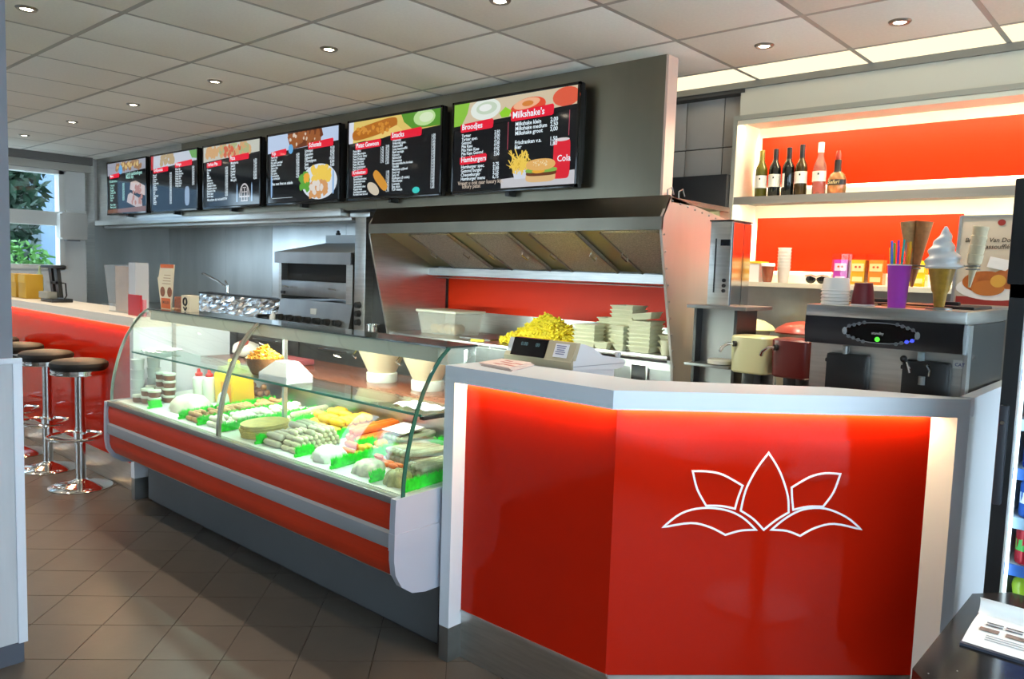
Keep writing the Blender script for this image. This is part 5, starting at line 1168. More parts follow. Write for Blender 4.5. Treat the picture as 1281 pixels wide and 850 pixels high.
# ================================================================== DRINKS FRIDGE, TABLE
def fridge():
    x0, x1, y0, y1 = -.432, .17, 2.62, 3.08
    t = thing('drinks_fridge', 'tall black framed glass door fridge stocked with canned drinks', 'fridge', ((x0+x1)/2, 2.85, 0))
    part('cabinet', MB().box(x0, x0+.03, y0+.04, y1, .05, 1.885).box(x1-.03, x1, y0+.04, y1, .05, 1.885).box(x0, x1, y1-.03, y1, .05, 1.885).box(x0, x1, y0+.04, y1, .05, .25).box(x0, x1, y0+.04, y1, 1.62, 1.885), BLACK, t)
    wi = mat('fridge_white', '#e2ecf2', rough=.4)
    part('inner_liner', MB().box(x0+.03, x0+.036, y0+.05, y1-.04, .25, 1.62).box(x1-.036, x1-.03, y0+.05, y1-.04, .25, 1.62).box(x0+.03, x1-.03, y1-.04, y1-.034, .25, 1.62), wi, t)
    part('header', MB().box(x0-.008, x1+.008, y0-.012, y0+.06, 1.598, 1.898, .006), BLACK, t)
    part('header_panel', MB().box(x0+.03, x1-.03, y0-.015, y0-.011, 1.63, 1.86), mat('header_dark', (.05, .05, .055), rough=.2), t)
    d = part('door_frame', MB().box(x0, x0+.04, y0, y0+.04, .12, 1.60).box(x1-.04, x1, y0, y0+.04, .12, 1.60).box(x0, x1, y0, y0+.04, .12, .17).box(x0, x1, y0, y0+.04, 1.56, 1.60), BLACK, t)
    part('door_pane', MB().box(x0+.04, x1-.04, y0+.015, y0+.021, .17, 1.56), GLASS_W, d)
    part('door_handle', MB().box(x0+.004, x0+.026, y0-.022, y0+.001, .958, 1.25, .004), mat('handle_dark', (.03, .032, .04), rough=.4), d)
    part('lock', MB().cyl((x0+.014, y0-.021, 1.20), (x0+.014, y0-.026, 1.20), .006, n=10), CHROME, d)
    part('light_tube', MB().box(x0+.041, x0+.048, y0+.05, y0+.06, .27, 1.58), emit('fridge_light', (.80, .93, 1.0), 5), t)
    SH = (.30, .595, .763, .906, 1.053, 1.20, 1.347)
    for z in SH:
        s = part('shelf', MB().box(x0+.036, x1-.036, y0+.075, y1-.045, z-.008, z), wi, t)
        part('price_strip', MB().box(x0+.036, x1-.036, y0+.070, y0+.076, z-.03, z+.004), mat('strip_blue%d' % (SH.index(z) % 2), ('#3f6fc0', '#a8c4dd')[SH.index(z) % 2], rough=.3), s)
    kinds = [('#b01c2e', '#3fae4a', 'red', 'green'), ('#2c5fb8', '#e8f0f4', 'blue', 'white'), ('#d8dde2', '#c62b2b', 'silver', 'red'), ('#1f3f9a', '#5aa0d8', 'navy', 'light blue'), ('#c8322a', '#f0f0f0', 'scarlet', 'white')]
    plan = {2: 0, 3: 1, 4: 3, 5: 4, 6: 2}
    for si, k in plan.items():
        c1, c2, n1, n2 = kinds[k]; z = SH[si]; base = None
        for r in range(2):
            for c in range(6):
                x = x0+.085+.079*c; y = y0+.115+.085*r
                if base is None:
                    base = thing('drink_can', '%s soft drink can with %s emblem on a fridge shelf' % (n1, n2), 'can', (x, y, z), n1+' cans in the fridge')
                    part('can_body', MB().lathe([(.024, 0), (.032, .006), (.033, .012), (.033, .100), (.0275, .112), (.0275, .115), (.025, .113), (0, .112)], (x, y, z), 18), mat('can_'+n1, c1, rough=.25, metal=.3), base)
                    part('can_lid', MB().lathe([(.028, .1135), (.0285, .117), (.026, .117), (.025, .1135), (0, .1135)], (x, y, z), 18), CHROME, base)
                    a0 = []
                    for zz in (.045, .078):
                        for i in range(9): a = math.radians(-150+120*i/8+(14 if i % 2 and zz > .05 else 0)); a0.append((x+.0335*math.cos(a), y+.0335*math.sin(a), z+zz+(.008 if zz > .05 and i in (3, 4, 5) else 0)))
                    part('can_emblem', MB().add(a0, [(i, i+1, 10+i, 9+i) for i in range(8)]), mat('canlogo_'+n2, c2, rough=.3), base)
                else: copy_at(base, (x, y, z))
    base = None
    for r in range(2):
        for c in range(6):
            x = x0+.085+.083*c; y = y0+.12+.09*r; z = SH[1]
            if base is None:
                base = thing('lemonade_bottle', 'waisted bottle of green lemonade under the cans', 'bottle', (x, y, z), 'green lemonade bottles in the fridge')
                part('bottle_body', MB().lathe([(.028, 0), (.034, .008), (.035, .05), (.029, .072), (.034, .10), (.030, .118), (.014, .132), (.013, .140), (0, .140)], (x, y, z), 18), mat('lemonade', '#9fbf2a', rough=.12, coat=.4), base)
                part('bottle_cap', MB().cyl((x, y, z+.138), (x, y, z+.150), .014, n=12), mat('cap_green', '#5a8a1c', rough=.4), base)
            else: copy_at(base, (x, y, z))
fridge()
def table():
    poly = [(-.42, 1.82), (-.42, 2.395), (-.345, 2.487), (.26, 2.487), (.335, 2.395), (.335, 1.82), (.26, 1.73), (-.345, 1.73)]
    t = thing('granite_table', 'speckled dark granite table with chamfered corners', 'table', (-.04, 2.11, 0))
    gm = mat('dark_granite', (.022, .019, .018), rough=.13, noise=.35, nscale=25)
    nt = gm.node_tree; v = nt.nodes.new('ShaderNodeTexVoronoi'); v.inputs['Scale'].default_value = 26; tc = nt.nodes.new('ShaderNodeTexCoord'); nt.links.new(tc.outputs['Object'], v.inputs['Vector'])
    mr = nt.nodes.new('ShaderNodeMapRange'); mr.inputs['From Min'].default_value = .06; mr.inputs['From Max'].default_value = .03; mr.inputs['To Max'].default_value = .8; nt.links.new(v.outputs['Distance'], mr.inputs['Value'])
    b_ = nt.nodes['Principled BSDF']; hs = b_.inputs['Base Color'].links[0].from_socket; mx = nt.nodes.new('ShaderNodeMix'); mx.data_type = 'RGBA'; nt.links.new(mr.outputs[0], mx.inputs[0]); nt.links.new(hs, mx.inputs[6]); mx.inputs[7].default_value = (.7, .7, .66, 1); nt.links.new(mx.outputs[2], b_.inputs['Base Color'])
    part('table_top', MB().prism(poly, 'z', .718, .75), gm, t)
    part('pedestal', MB().cyl((-.04, 2.11, .02), (-.04, 2.11, .718), .04, n=20), STEEL_D, t)
    part('foot', MB().lathe([(.24, 0), (.24, .012), (.06, .03), (0, .03)], (-.04, 2.11, 0), 32), STEEL_D, t)
    part('top_plate', MB().box(-.20, .12, 1.95, 2.27, .708, .718), STEEL_D, t)
table()
def booklet():
    z = .75; t = thing('open_booklet', 'open printed menu booklet with curled page on the granite table', 'booklet', (-.24, 2.18, z))
    A, B, C_, D_ = Vector((-.372, 2.025, z)), Vector((-.10, 2.02, z)), Vector((-.10, 2.31, z)), Vector((-.379, 2.30, z))
    ex = (B-A); ey = (D_-A)
    def P(u, v, h): return tuple(A+ex*u+ey*v+Vector((0, 0, h)))
    part('cover', MB().add([P(0, 0, 0), P(1, 0, 0), P(1, 1, 0), P(0, 1, 0), P(0, 0, .006), P(1, 0, .006), P(1, 1, .006), P(0, 1, .006)], [(3, 2, 1, 0), (4, 5, 6, 7), (0, 1, 5, 4), (1, 2, 6, 5), (2, 3, 7, 6), (3, 0, 4, 7)]), mat('cover_dark', '#3c4250', rough=.5), t)
    n = 12; top = [P(u, .03+.77*k/n, .0075+.006*math.sin(math.pi*k/n)) for k in range(n+1) for u in (.01, .99)]
    pg = part('page', MB().add(top, [(2*k, 2*k+1, 2*k+3, 2*k+2) for k in range(n)]), PAPER, t)
    roll = [P(u, .80+.085*math.sin(a*1.0)+.0, .0075+.020*(1-math.cos(a))) for a in [2.6*k/8 for k in range(9)] for u in (.0, .99)]
    part('curled_page', MB().add(roll, [(2*k, 2*k+1, 2*k+3, 2*k+2) for k in range(8)]), PAPER, t)
    ink = mat('print_grey', '#4a4d55', rough=.6); pic = mat('print_picture', '#8a7468', rough=.6, noise=.4, nscale=60)
    for k, (u, v) in enumerate(((.18, .55), (.33, .55), (.18, .49), (.33, .49))): part('print_line', MB().obox(P(u, v, .0152), (1, 0, 0), (0, 1, 0), (0, 0, 1), .035, .006, .0006), ink, pg)
    for k in range(4): part('print_picture', MB().obox(P(.16+.2*k, .37, .0152), (1, 0, 0), (0, 1, 0), (0, 0, 1), .040, .022, .0006), pic, pg)
    for k in range(3): part('print_line', MB().obox(P(.45, .26-.04*k, .0142-.001*k), (1, 0, 0), (0, 1, 0), (0, 0, 1), .16, .003, .0006), mat('print_pale', '#a9abb0', rough=.6), pg)
booklet()

# ================================================================== CASH REGISTER AND FLYERS ON THE COUNTER
def register():
    x0, x1 = -2.225, -1.865
    w = thing('inner_worktop', 'low white worktop behind the service counter', 'worktop', (-1.9, 2.62, 0))
    part('board', MB().box(-2.19, -1.62, 2.41, 2.86, 1.07, 1.10), WHITE, w)
    part('support', MB().box(-2.17, -1.66, 2.43, 2.84, 0, 1.07), WHITE, w)
    t = thing('cash_register', 'beige and grey cash register with black customer display', 'cash register', ((x0+x1)/2, 2.62, 1.10))
    grey = mat('register_grey', '#c7cad0', rough=.45); beige = mat('register_beige', '#a99f86', rough=.5)
    side = [(2.447, 1.205), (2.445, 1.232), (2.475, 1.309), (2.53, 1.304), (2.59, 1.286), (2.655, 1.253), (2.80, 1.231), (2.83, 1.215), (2.81, 1.192), (2.76, 1.188)]
    part('body', MB().prism(side, 'x', x0+.004, x1), grey, t)
    part('seam', MB().prism([(2.446, 1.216), (2.446, 1.219), (2.82, 1.212), (2.82, 1.209)], 'x', x0+.003, x1+.001), mat('seam_grey', '#8f949c', rough=.5), t)
    part('base', MB().prism([(2.47, 1.10), (2.455, 1.205), (2.76, 1.188), (2.755, 1.10)], 'x', x0+.03, x1-.01), grey, t)
    # front strip
    part('front_band', MB().prism([(2.444, 1.206), (2.440, 1.235), (2.452, 1.252), (2.456, 1.206)], 'x', x0, x1+.001), beige, t)
    part('front_slope', MB().prism([(2.443, 1.240), (2.4725, 1.3115), (2.50, 1.311), (2.47, 1.24)], 'x', -2.005, x1+.001), beige, t)
    part('customer_display', MB().prism([(2.440, 1.240), (2.468, 1.312), (2.50, 1.312), (2.47, 1.24)], 'x', x0+.035, -2.007), BLACK_GL, t)
    d = Vector((0, .0295, .0715)).normalized()
    part('display_digits', text_into(text_into(MB(), '0.00', (-2.145, 2.455, 1.282), (1, 0, 0), d, .022), '00', (-2.065, 2.455, 1.282), (1, 0, 0), d, .022), screen_mat('digits', (.12, .22, .24), 1.0), t, kind='stuff')
    nt_ = part('notice', MB().obox((-1.928, 2.4555, 1.277), (1, 0, 0), Vector((0, d.z, -d.y)), d, .07, .002, .058), mat('notice_paper', '#d5d4dc', rough=.5), t)
    rows_ = MB()
    for k in range(5): rows_.obox(Vector((-1.930, 2.4545, 1.277))+d*(.02-.0085*k)-Vector((0, .0012, 0)), (1, 0, 0), Vector((0, d.z, -d.y)), d, .05-.006*(k % 3), .0008, .0035)
    part('notice_print', rows_, mat('notice_ink', '#6a6d92', rough=.6), nt_, kind='stuff')
    part('side_knob', MB().cyl((x1-.005, 2.775, 1.236), (x1-.005, 2.775, 1.26), .011, .015, 14), mat('knob_clear', '#b9bcc0', rough=.2), t)
    t = thing('flyer_stack', 'small stack of pink printed flyers on the counter', 'flyers', (-2.06, 2.29, 1.21))
    q = [(-2.142, 2.215), (-1.945, 2.180), (-2.02, 2.395), (-2.178, 2.39)]
    m = mat('flyer_paper', '#dfc9c2', rough=.7)
    for k in range(4): part('flyer', MB().prism([(p[0]+.004*k*math.cos(k), p[1]+.003*math.sin(2*k)) for p in q], 'z', 1.21+.0035*k, 1.213+.0035*k), m, t)
    ink = mat('flyer_pink', '#c0706c', rough=.7)
    for k in range(7): part('flyer_print', MB().obox((-2.07+.035*(k % 3)-.02*(k//3), 2.235+.055*(k//3)+.01*(k % 2), 1.2242), (.95, -.2, 0), (.2, .95, 0), (0, 0, 1), .045, .014, .0008), ink, t)
register()

# ================================================================== THINGS ON THE BAR, THE CASE TOP AND THE WALL
def bar_items():
    z = 1.21
    t = thing('card_terminal', 'black payment terminal on an angled stand on the bar', 'card terminal', (-7.25, 2.30, z))
    part('base', MB().box(-7.38, -7.10, 2.24, 2.40, z, z+.03, .006), BLACK, t)
    part('paper_block', MB().box(-7.36, -7.16, 2.22, 2.30, z+.03, z+.085, .004), mat('terminal_grey', '#8d8b80', rough=.5), t)
    sl = [(-7.45, z+.30), (-7.20, z+.30), (-7.12, z+.05), (-7.32, z+.05)]
    part('arm', MB().prism([(-7.38, z+.29), (-7.31, z+.29), (-7.24, z+.04), (-7.30, z+.04)], 'y', 2.30, 2.33).prism([(-7.25, z+.29), (-7.18, z+.29), (-7.11, z+.04), (-7.17, z+.04)], 'y', 2.30, 2.33).box(-7.32, -7.14, 2.30, 2.33, z+.15, z+.17), BLACK, t)
    part('head', MB().box(-7.47, -7.15, 2.27, 2.37, z+.28, z+.305, .008), BLACK, t)
    part('cable', MB().tube([(-7.10, 2.33, z+.02), (-7.04, 2.33, z+.06), (-7.06, 2.33, z+.16), (-7.12, 2.33, z+.16)], .006), BLACK, t)
    for x, l in ((-7.86, 'mustard yellow box on the bar beside the card terminal'), (-8.13, 'mustard yellow box on the bar towards the window')):
        t = thing('yellow_box', l, 'box', (x, 2.30, z)); part('carton', MB().box(x-.10, x+.10, 2.24, 2.38, z, z+.215, .005), mat('mustard_card', '#b98f1c', rough=.5), t); part('carton_flap', MB().box(x-.09, x+.09, 2.235, 2.241, z+.14, z+.205), mat('mustard_light', '#cfa637', rough=.5), t)
    t = thing('squeeze_bottle', 'green and white squeeze bottle on the bar behind the yellow boxes', 'bottle', (-8.05, 2.44, z)); part('body', MB().lathe([(.03, 0), (.032, .01), (.03, .2), (.012, .23), (.008, .29), (0, .29)], (-8.05, 2.44, z), 14), mat('pale_green', '#9fb08c', rough=.4), t); part('collar', MB().lathe([(.034, .19), (.034, .205), (0, .205)], (-8.05, 2.44, z), 14), WHITE_PL, t)
    # clear leaflet stand
    t = thing('leaflet_stand', 'tall clear plastic leaflet stand with brown cards on the bar', 'stand', (-5.75, 2.30, z))
    part('shell', MB().prism([(-5.94, z), (-5.60, z), (-5.60, z+.34), (-6.03, z+.33)], 'y', 2.25, 2.256), plastic_clear('stand_clear', '#cfd4d8', .22), t)
    part('spine', MB().box(-5.60, -5.49, 2.25, 2.34, z, z+.355), mat('stand_white', '#b9bcc0', rough=.4), t)
    part('cards', MB().box(-5.86, -5.605, 2.262, 2.30, z, z+.325), mat('brown_cards', '#b08a6a', rough=.5, noise=.25, nscale=7), t)
    part('foot', MB().box(-5.95, -5.49, 2.25, 2.36, z-.0, z+.006), WHITE_PL, t)
    t = thing('red_card_holder', 'small red card holder at the bar end', 'holder', (-5.42, 2.24, z)); part('pocket', MB().box(-5.49, -5.30, 2.20, 2.215, z, z+.14), mat('holder_red', '#b3202e', rough=.3), t); part('pocket_back', MB().box(-5.47, -5.28, 2.215, 2.235, z, z+.11), mat('holder_pink', '#d07a86', rough=.4), t)
    # on the case top (1.277)
    z = 1.277
    t = thing('menu_card_display', 'orange and cream snack advert card standing on the display case', 'card', (-4.99, 2.23, z))
    c = part('card', MB().prism([(-5.04, z), (-4.90, z), (-4.855, z+.285), (-5.135+.09, z+.285), (-5.075, z+.20), (-5.09, z+.20)], 'y', 2.225, 2.232), mat('card_cream', '#e8d9b8', rough=.4), t)
    og = mat('card_orange', '#d8641a', rough=.4)
    part('card_print', MB().prism([(-5.042, z+.262), (-4.859, z+.262), (-4.856, z+.286), (-5.045, z+.286)], 'y', 2.2235, 2.2255), og, c)
    part('card_print', MB().box(-5.035, -4.905, 2.2235, 2.2255, z+.004, z+.07), og, c)
    part('card_text', text_into(MB(), 'SMULLEN', (-5.02, 2.223, z+.035), (1, 0, 0), (0, 0, 1), .024), mat('card_dark', '#4a2a10', rough=.5), c, kind='stuff')
    for x in (-5.03, -4.93): part('snack_picture', MB().cyl((x+.015, 2.2255, z+.11), (x+.015, 2.2235, z+.11), .032, n=18), mat('card_snack', '#8a4a20', rough=.5, noise=.3, nscale=60), c)
    for k in range(4): part('print_line', MB().box(-5.02+.01*k, -4.90, 2.2235, 2.2255, z+.16+.018*k, z+.165+.018*k), mat('card_line', '#b99a78', rough=.5), c)
    part('support', MB().box(-5.04, -4.90, 2.232, 2.29, z, z+.006), mat('card_cream', '#e8d9b8'), t)
    t = thing('counter_card_box', 'cream box with a black ring logo on the display case', 'box', (-4.70, 2.24, z))
    b_ = part('box', MB().box(-4.745, -4.635, 2.22, 2.28, z, z+.10), mat('card_cream', '#e8d9b8'), t)
    part('ring_logo', MB().tube([(-4.69+.022*math.cos(a), 2.2185, z+.062+.022*math.sin(a)) for a in [2*math.pi*i/20 for i in range(20)]], .006, 6, True), INK, b_)
    part('v_logo', MB().tube([(-4.71, 2.2185, z+.026), (-4.69, 2.2185, z+.008), (-4.67, 2.2185, z+.026)], .005), INK, b_)
    part('side_flap', MB().box(-4.86, -4.745, 2.23, 2.27, z, z+.085), plastic_clear('pinkish_clear', '#b5653c', .55), t)
    # wall dispenser
    t = thing('wall_dispenser', 'white rounded towel dispenser on the white wall post', 'dispenser', (XL+.06, 3.20, 1.78))
    part('housing', MB().box(XL+.0195, XL+.14, 3.06, 3.33, 1.78, 2.08, .03), mat('dispenser_grey', '#d2d0cc', rough=.4), t)
    part('side_cover', MB().box(XL+.0195, XL+.135, 3.045, 3.075, 1.80, 2.06, .008), WHITE_PL, t); part('bracket', MB().box(XL, XL+.05, 3.14, 3.345, 2.07, 2.11, .004), WHITE_PL, t)
    part('outlet', MB().box(XL+.03, XL+.10, 3.12, 3.26, 1.768, 1.782), GREYP, t)
bar_items()

# ================================================================== FOOD IN THE DISPLAY CASE
def dz(y): return .700+.035*(y-1.95)/.65
def strip(x0, y0, x1, y1, label):
    mb = MB(); a = Vector((x0, y0, dz(y0))); b_ = Vector((x1, y1, dz(y1))); d = (b_-a); L = d.length; d = d/L; s = Vector((d.y, -d.x, 0)).normalized()
    up = Vector((0, 0, 1)); mb.obox((a+b_)/2+up*.006, d, s, up, L, .014, .014)
    for k in range(int(L*2600)):
        p = a+d*(.012+(L-.024)*random.random())+s*random.uniform(-.013, .013)+up*random.uniform(.0, .016); q = (d*random.uniform(-.5, .5)+s*random.uniform(-.32, .32)+up).normalized()
        h = random.uniform(.024, .046); w = d*random.uniform(.003, .006)
        mb.add([p-w, p+w, p+q*h], [(0, 1, 2)])
    solo('plastic_grass_strip', mb, GREEN_GR, label, 'garnish', 'green plastic grass dividers in the case')
for k, (a, l) in enumerate((((-4.662, 1.975, -4.662, 2.06), 'short green plastic grass tuft before the salad jars'), ((-4.25, 1.97, -4.25, 2.58), 'green plastic grass strip beside the bread bag'), ((-4.03, 1.97, -4.03, 2.58), 'green plastic grass strip, second from the bread bag'), ((-3.795, 1.97, -3.795, 2.58), 'long green plastic grass strip beside the pancake pile'),
    ((-3.628, 2.30, -3.628, 2.57), 'green plastic grass strip behind the pancake pile'), ((-3.43, 1.97, -3.43, 2.035), 'green plastic grass tuft before the pancake pile'), ((-3.08, 1.97, -3.08, 2.08), 'green plastic grass tuft between grey sausages and white bag'), ((-3.215, 2.29, -3.215, 2.39), 'small green grass tuft beside the orange sausages'),
    ((-2.98, 2.24, -2.98, 2.36), 'green grass tuft between orange sausages and wrapped packs'), ((-2.80, 1.97, -2.80, 2.36), 'green plastic grass strip along the wrapped sausage packs'), ((-2.72, 2.46, -2.72, 2.58), 'green grass tuft behind the wrapped packs'), ((-2.517, 1.965, -2.517, 2.04), 'green plastic grass tuft near the glass front edge'), ((-2.487, 2.36, -2.487, 2.56), 'green grass strip behind the vegetable bags'), ((-2.315, 1.97, -2.315, 2.285), 'green plastic grass strip along the end glass'))):
    strip(*a, l)
TILT = math.atan(.035/.65)
def bits(name, x0, x1, y0, y1, r, m, label, cat, group, cap=0, along='x', layers=2):
    """a heap of touching pieces: rows side by side, each higher layer lying in the grooves of the one below"""
    n_ = 0; L = cap or 2*r; dv = 1.99*r; dh = math.sqrt(4*r*r-dv*dv/4)-.0006
    U0, U1, V0, V1 = (x0, x1, y0, y1) if along == 'x' else (y0, y1, x0, x1)
    nu = max(1, int((U1-U0+.001)/L)); nv = max(1, int((V1-V0+.001-2*r)/dv)+1); slack = (U1-U0-nu*L)
    for k in range(layers):
        for i in range(nv-k):
            v = (V0+V1)/2+(i-(nv-k-1)/2)*dv; off = random.uniform(0, 1)*slack
            for j in range(nu):
                if k == layers-1 and k and random.random() < .3: continue
                c = U0+off+L*(j+.5); h = r+k*dh-.0008
                if cap:
                    e0, e1 = c-L/2+.001, c+L/2-.001
                    P = [(e0, v), (e1, v)] if along == 'x' else [(v, e0), (v, e1)]
                    mb = MB().capsule(*[(p[0], p[1], dz(p[1])+h) for p in P], r)
                else:
                    p = (c, v); mb = MB().sph((p[0], p[1], dz(p[1])+h), r*random.uniform(.96, 1.0), r*random.uniform(.96, 1.0), r*random.uniform(.96, 1.0), 9, 6, .03)
                solo(name, mb, m, label, cat, group); n_ += 1
F_BR = mat('meat_brown', '#8a5a38', rough=.55, noise=.25, nscale=40); F_TAN = mat('snack_tan', '#b98a5a', rough=.6, noise=.2, nscale=50); F_GREY = mat('sausage_grey', '#bdb49a', rough=.5, noise=.12, nscale=30); F_WHI = mat('snack_white', '#ece6d2', rough=.6, noise=.12, nscale=40)
F_OR = mat('orange_sausage', '#e2641c', rough=.4, noise=.12, nscale=30); F_YE = mat('yellow_snack', '#e6b22c', rough=.5, noise=.18, nscale=40); F_BEI = mat('beige_snack', '#d6cca8', rough=.55, noise=.2, nscale=60); F_PAN = mat('pancake', '#d9c66c', rough=.6, noise=.15, nscale=25)
WRAP = glass('cling_film', (.96, .97, .97), 1, .05)
BAG = plastic_clear('white_bag', '#eceade', .88)
bits('meat_piece', -4.52, -4.29, 2.475, 2.60, .021, F_BR, 'brown meat piece heaped behind the yellow jerrycan', 'meat', 'brown meat pieces', layers=3)
bits('snack_stick', -4.214, -4.066, 1.985, 2.575, .014, F_TAN, 'tan snack stick between the first two grass strips', 'snack', 'tan snack sticks', cap=.073, layers=2)
bits('snack_roll', -3.994, -3.831, 1.985, 2.575, .015, F_WHI, 'whitish snack roll between the middle grass strips', 'snack', 'whitish snack rolls', cap=.080, layers=2)
bits('pale_roll', -3.762, -3.660, 2.33, 2.60, .0165, F_BEI, 'pale roll lying beside the long grass strip', 'snack', 'pale rolls', cap=.134, along='y', layers=2)
def pancakes():
    for k in range(9):
        x, y = -3.575+random.uniform(-.008, .008), 2.11+random.uniform(-.008, .008)
        z = dz(2.11)-.0005+.0078*k
        o = solo('pancake', MB().lathe([(.10, 0), (.113, .002), (.113, .006), (.10, .008), (0, .008)], (x, y, z), 22, 1.0, 1.1), F_PAN, 'thin yellow pancake in the pile at the case front', 'pancake', 'pile of pancakes'); o.rotation_euler[0] = TILT
pancakes()
bits('grey_sausage', -3.405, -3.262, 1.99, 2.27, .0175, F_GREY, 'grey uncooked sausage in the front heap', 'sausage', 'grey sausages', cap=.138, layers=3)
bits('beige_croquette', -3.252, -3.118, 1.99, 2.27, .0135, F_BEI, 'small beige croquette heaped beside the grey sausages', 'croquette', 'beige croquettes', cap=.066, layers=4)
bits('yellow_nugget', -3.585, -3.255, 2.32, 2.595, .022, F_YE, 'yellow snack stick in the rear heap', 'snack', 'yellow snack sticks', cap=.108, layers=2)
bits('orange_sausage', -3.178, -3.018, 2.29, 2.595, .0205, F_OR, 'bright orange sausage in the middle heap', 'sausage', 'orange sausages', cap=.29, along='y', layers=3)
def pack(x0, x1, y0, y1, n, m, label, lab2, txt=True, lift=0):
    z0 = dz((y0+y1)/2)+lift; r = (x1-x0)/n/2
    t = thing('wrapped_sausage_pack', label, 'pack', ((x0+x1)/2, (y0+y1)/2, z0))
    for k in range(2):
        for i in range(n): part('sausage', MB().capsule((x0+r+2*r*i, y0, z0+r+2*r*k*.9+(y0-y0)), (x0+r+2*r*i, y1, z0+r+2*r*k*.9), r, 8), m, t)
    part('film', MB().box(x0-.004, x1+.004, y0-.006, y1+.006, z0-.001, z0+4*r+.012, .01), WRAP, t)
    if txt:
        lb = part('label_sheet', MB().add([(x0, y0+.0, z0+4*r+.014), (x1, y0+.0, z0+4*r+.014), (x1, y0+.14, z0+4*r+.024), (x0, y0+.14, z0+4*r+.024)], [(0, 1, 2, 3)]), mat('pack_label', '#e4e0d6', rough=.5), t)
        t.rotation_euler[0] = TILT
    if txt:
        for i in range(3): part('label_print', MB().obox(((x0+x1)/2, y0+.03+.035*i, z0+4*r+.017+.0025*i), (1, 0, 0), (0, 1, 0), (0, 0, 1), (x1-x0)*.7, .006, .0012), mat('label_print', '#8d8676', rough=.6), lb)
pack(-2.96, -2.80, 2.38, 2.60, 5, F_GREY, 'clear wrapped pack of grey sausages with white label', '')
pack(-2.72, -2.52, 2.20, 2.44, 6, F_GREY, 'clear wrapped pack of grey sausages nearer the service counter', '', False)
pack(-2.478, -2.355, 2.115, 2.33, 4, F_BEI, 'clear wrapped pack of beige rolls along the end glass', '', False)
def lump(name, x, y, rx, ry, h, m, label, cat, amp=.12, fr=5):
    mb = MB(); n, H = 28, 9; vs = []; ph = random.random()*6
    for k in range(H+1):
        u = k/H; R = math.cos(u*math.pi/2)**.6; z = h*math.sin(u*math.pi/2)
        for i in range(n):
            a = 2*math.pi*i/n; w = 1+amp*math.sin(a*fr+ph+u*4)*math.cos(a*2+ph*2)+random.uniform(-.03, .03)
            yy = y+ry*R*w*math.sin(a); vs.append((x+rx*R*w*math.cos(a), yy, dz(yy)-.0005+z*(1+random.uniform(-.05, .05))))
    mb.add(vs, [(k*n+i, k*n+(i+1) % n, (k+1)*n+(i+1) % n, (k+1)*n+i) for k in range(H) for i in range(n)]+[tuple(range(n))[::-1]])
    return solo(name, mb, m, label, cat)
lump('bread_bag', -4.45, 2.135, .150, .108, .085, mat('bread_bag_white', '#e3d9c2', rough=.5, noise=.10, nscale=14, bump=.5, bscale=18), 'crumpled white bag of flat bread lying before the squeeze bottles', 'bag', .10, 7)
lump('white_bag', -2.945, 2.06, .085, .075, .06, mat('bag_white', '#e6e4d6', rough=.45, bump=.5, bscale=25), 'knotted white bag at the case front', 'bag')
lump('clear_bag', -4.325, 2.275, .038, .034, .10, BAG, 'clear crumpled bag beside the yellow jerrycan', 'bag', .2, 6)
lump('vegetable_bag', -2.640, 2.055, .075, .068, .055, mat('veg_white', '#cfc9b0', rough=.5, noise=.35, nscale=35), 'bag of mixed pale vegetables at the case front', 'bag', .15)
lump('vegetable_bag', -2.418, 2.035, .060, .056, .06, mat('veg_olive', '#a5a06a', rough=.5, noise=.45, nscale=30), 'bag of olive green vegetables next to the end glass', 'bag', .15)
bits('carrot_piece', -2.745, -2.56, 2.143, 2.192, .012, F_OR, 'small orange carrot piece before the grass strip', 'carrot', 'carrot pieces', cap=.058, layers=2)
bits('yellow_snack', -2.892, -2.836, 2.15, 2.355, .015, F_YE, 'yellow snack piece beside the white bag', 'snack', 'yellow snack pieces', cap=.054, layers=2)
bits('orange_roll', -2.995, -2.896, 2.145, 2.232, .0155, F_OR, 'short orange roll between white bag and wrapped pack', 'snack', 'short orange rolls', cap=.097, layers=2)
bits('white_roll', -2.452, -2.35, 2.365, 2.50, .015, F_WHI, 'whitish piece tucked behind the pack at the end glass', 'snack', 'whitish end pieces', layers=2)
def jars():
    lidm = mat('jar_lid', '#d9dccb', rough=.3); con = mat('jar_content', '#7e4b30', rough=.4, noise=.3, nscale=40)
    base = None; k = 0
    for x, y, n in ((-4.919, 2.03, 1), (-4.919, 2.11, 2), (-4.919, 2.19, 3), (-4.84, 2.05, 2), (-4.84, 2.14, 4), (-4.761, 2.06, 2), (-4.761, 2.15, 4)):
        for i in range(n):
            z = dz(y)-.001+i*.0458
            if base is None:
                base = thing('salad_jar', 'small clear jar of brown salad with pale lid in the case corner', 'jar', (x, y, z), 'small salad jars in the case corner')
                part('jar', MB().lathe([(.030, 0), (.034, .004), (.036, .032), (0, .032)], (x, y, z), 16), con, base); part('lid', MB().lathe([(.038, .032), (.039, .04), (.036, .046), (0, .046)], (x, y, z), 16), lidm, base)
            else: copy_at(base, (x, y, z))
    c0 = None
    for x, y, n in ((-5.005, 2.06, 4), (-5.005, 2.16, 4)):
        for i in range(n):
            z = dz(y)-.001+i*.0638
            if c0 is None: c0 = solo('white_beaker', MB().lathe([(.034, 0), (.040, .060), (.042, .064), (.038, .064), (0, .060)], (x, y, z), 18), mat('beaker_white', '#d5d8d8', rough=.35), 'white beaker stacked against the end glass of the case', 'beaker', 'stacked white beakers')
            else: c = c0.copy(); COL.objects.link(c); c.location = (x, y, z)
jars()
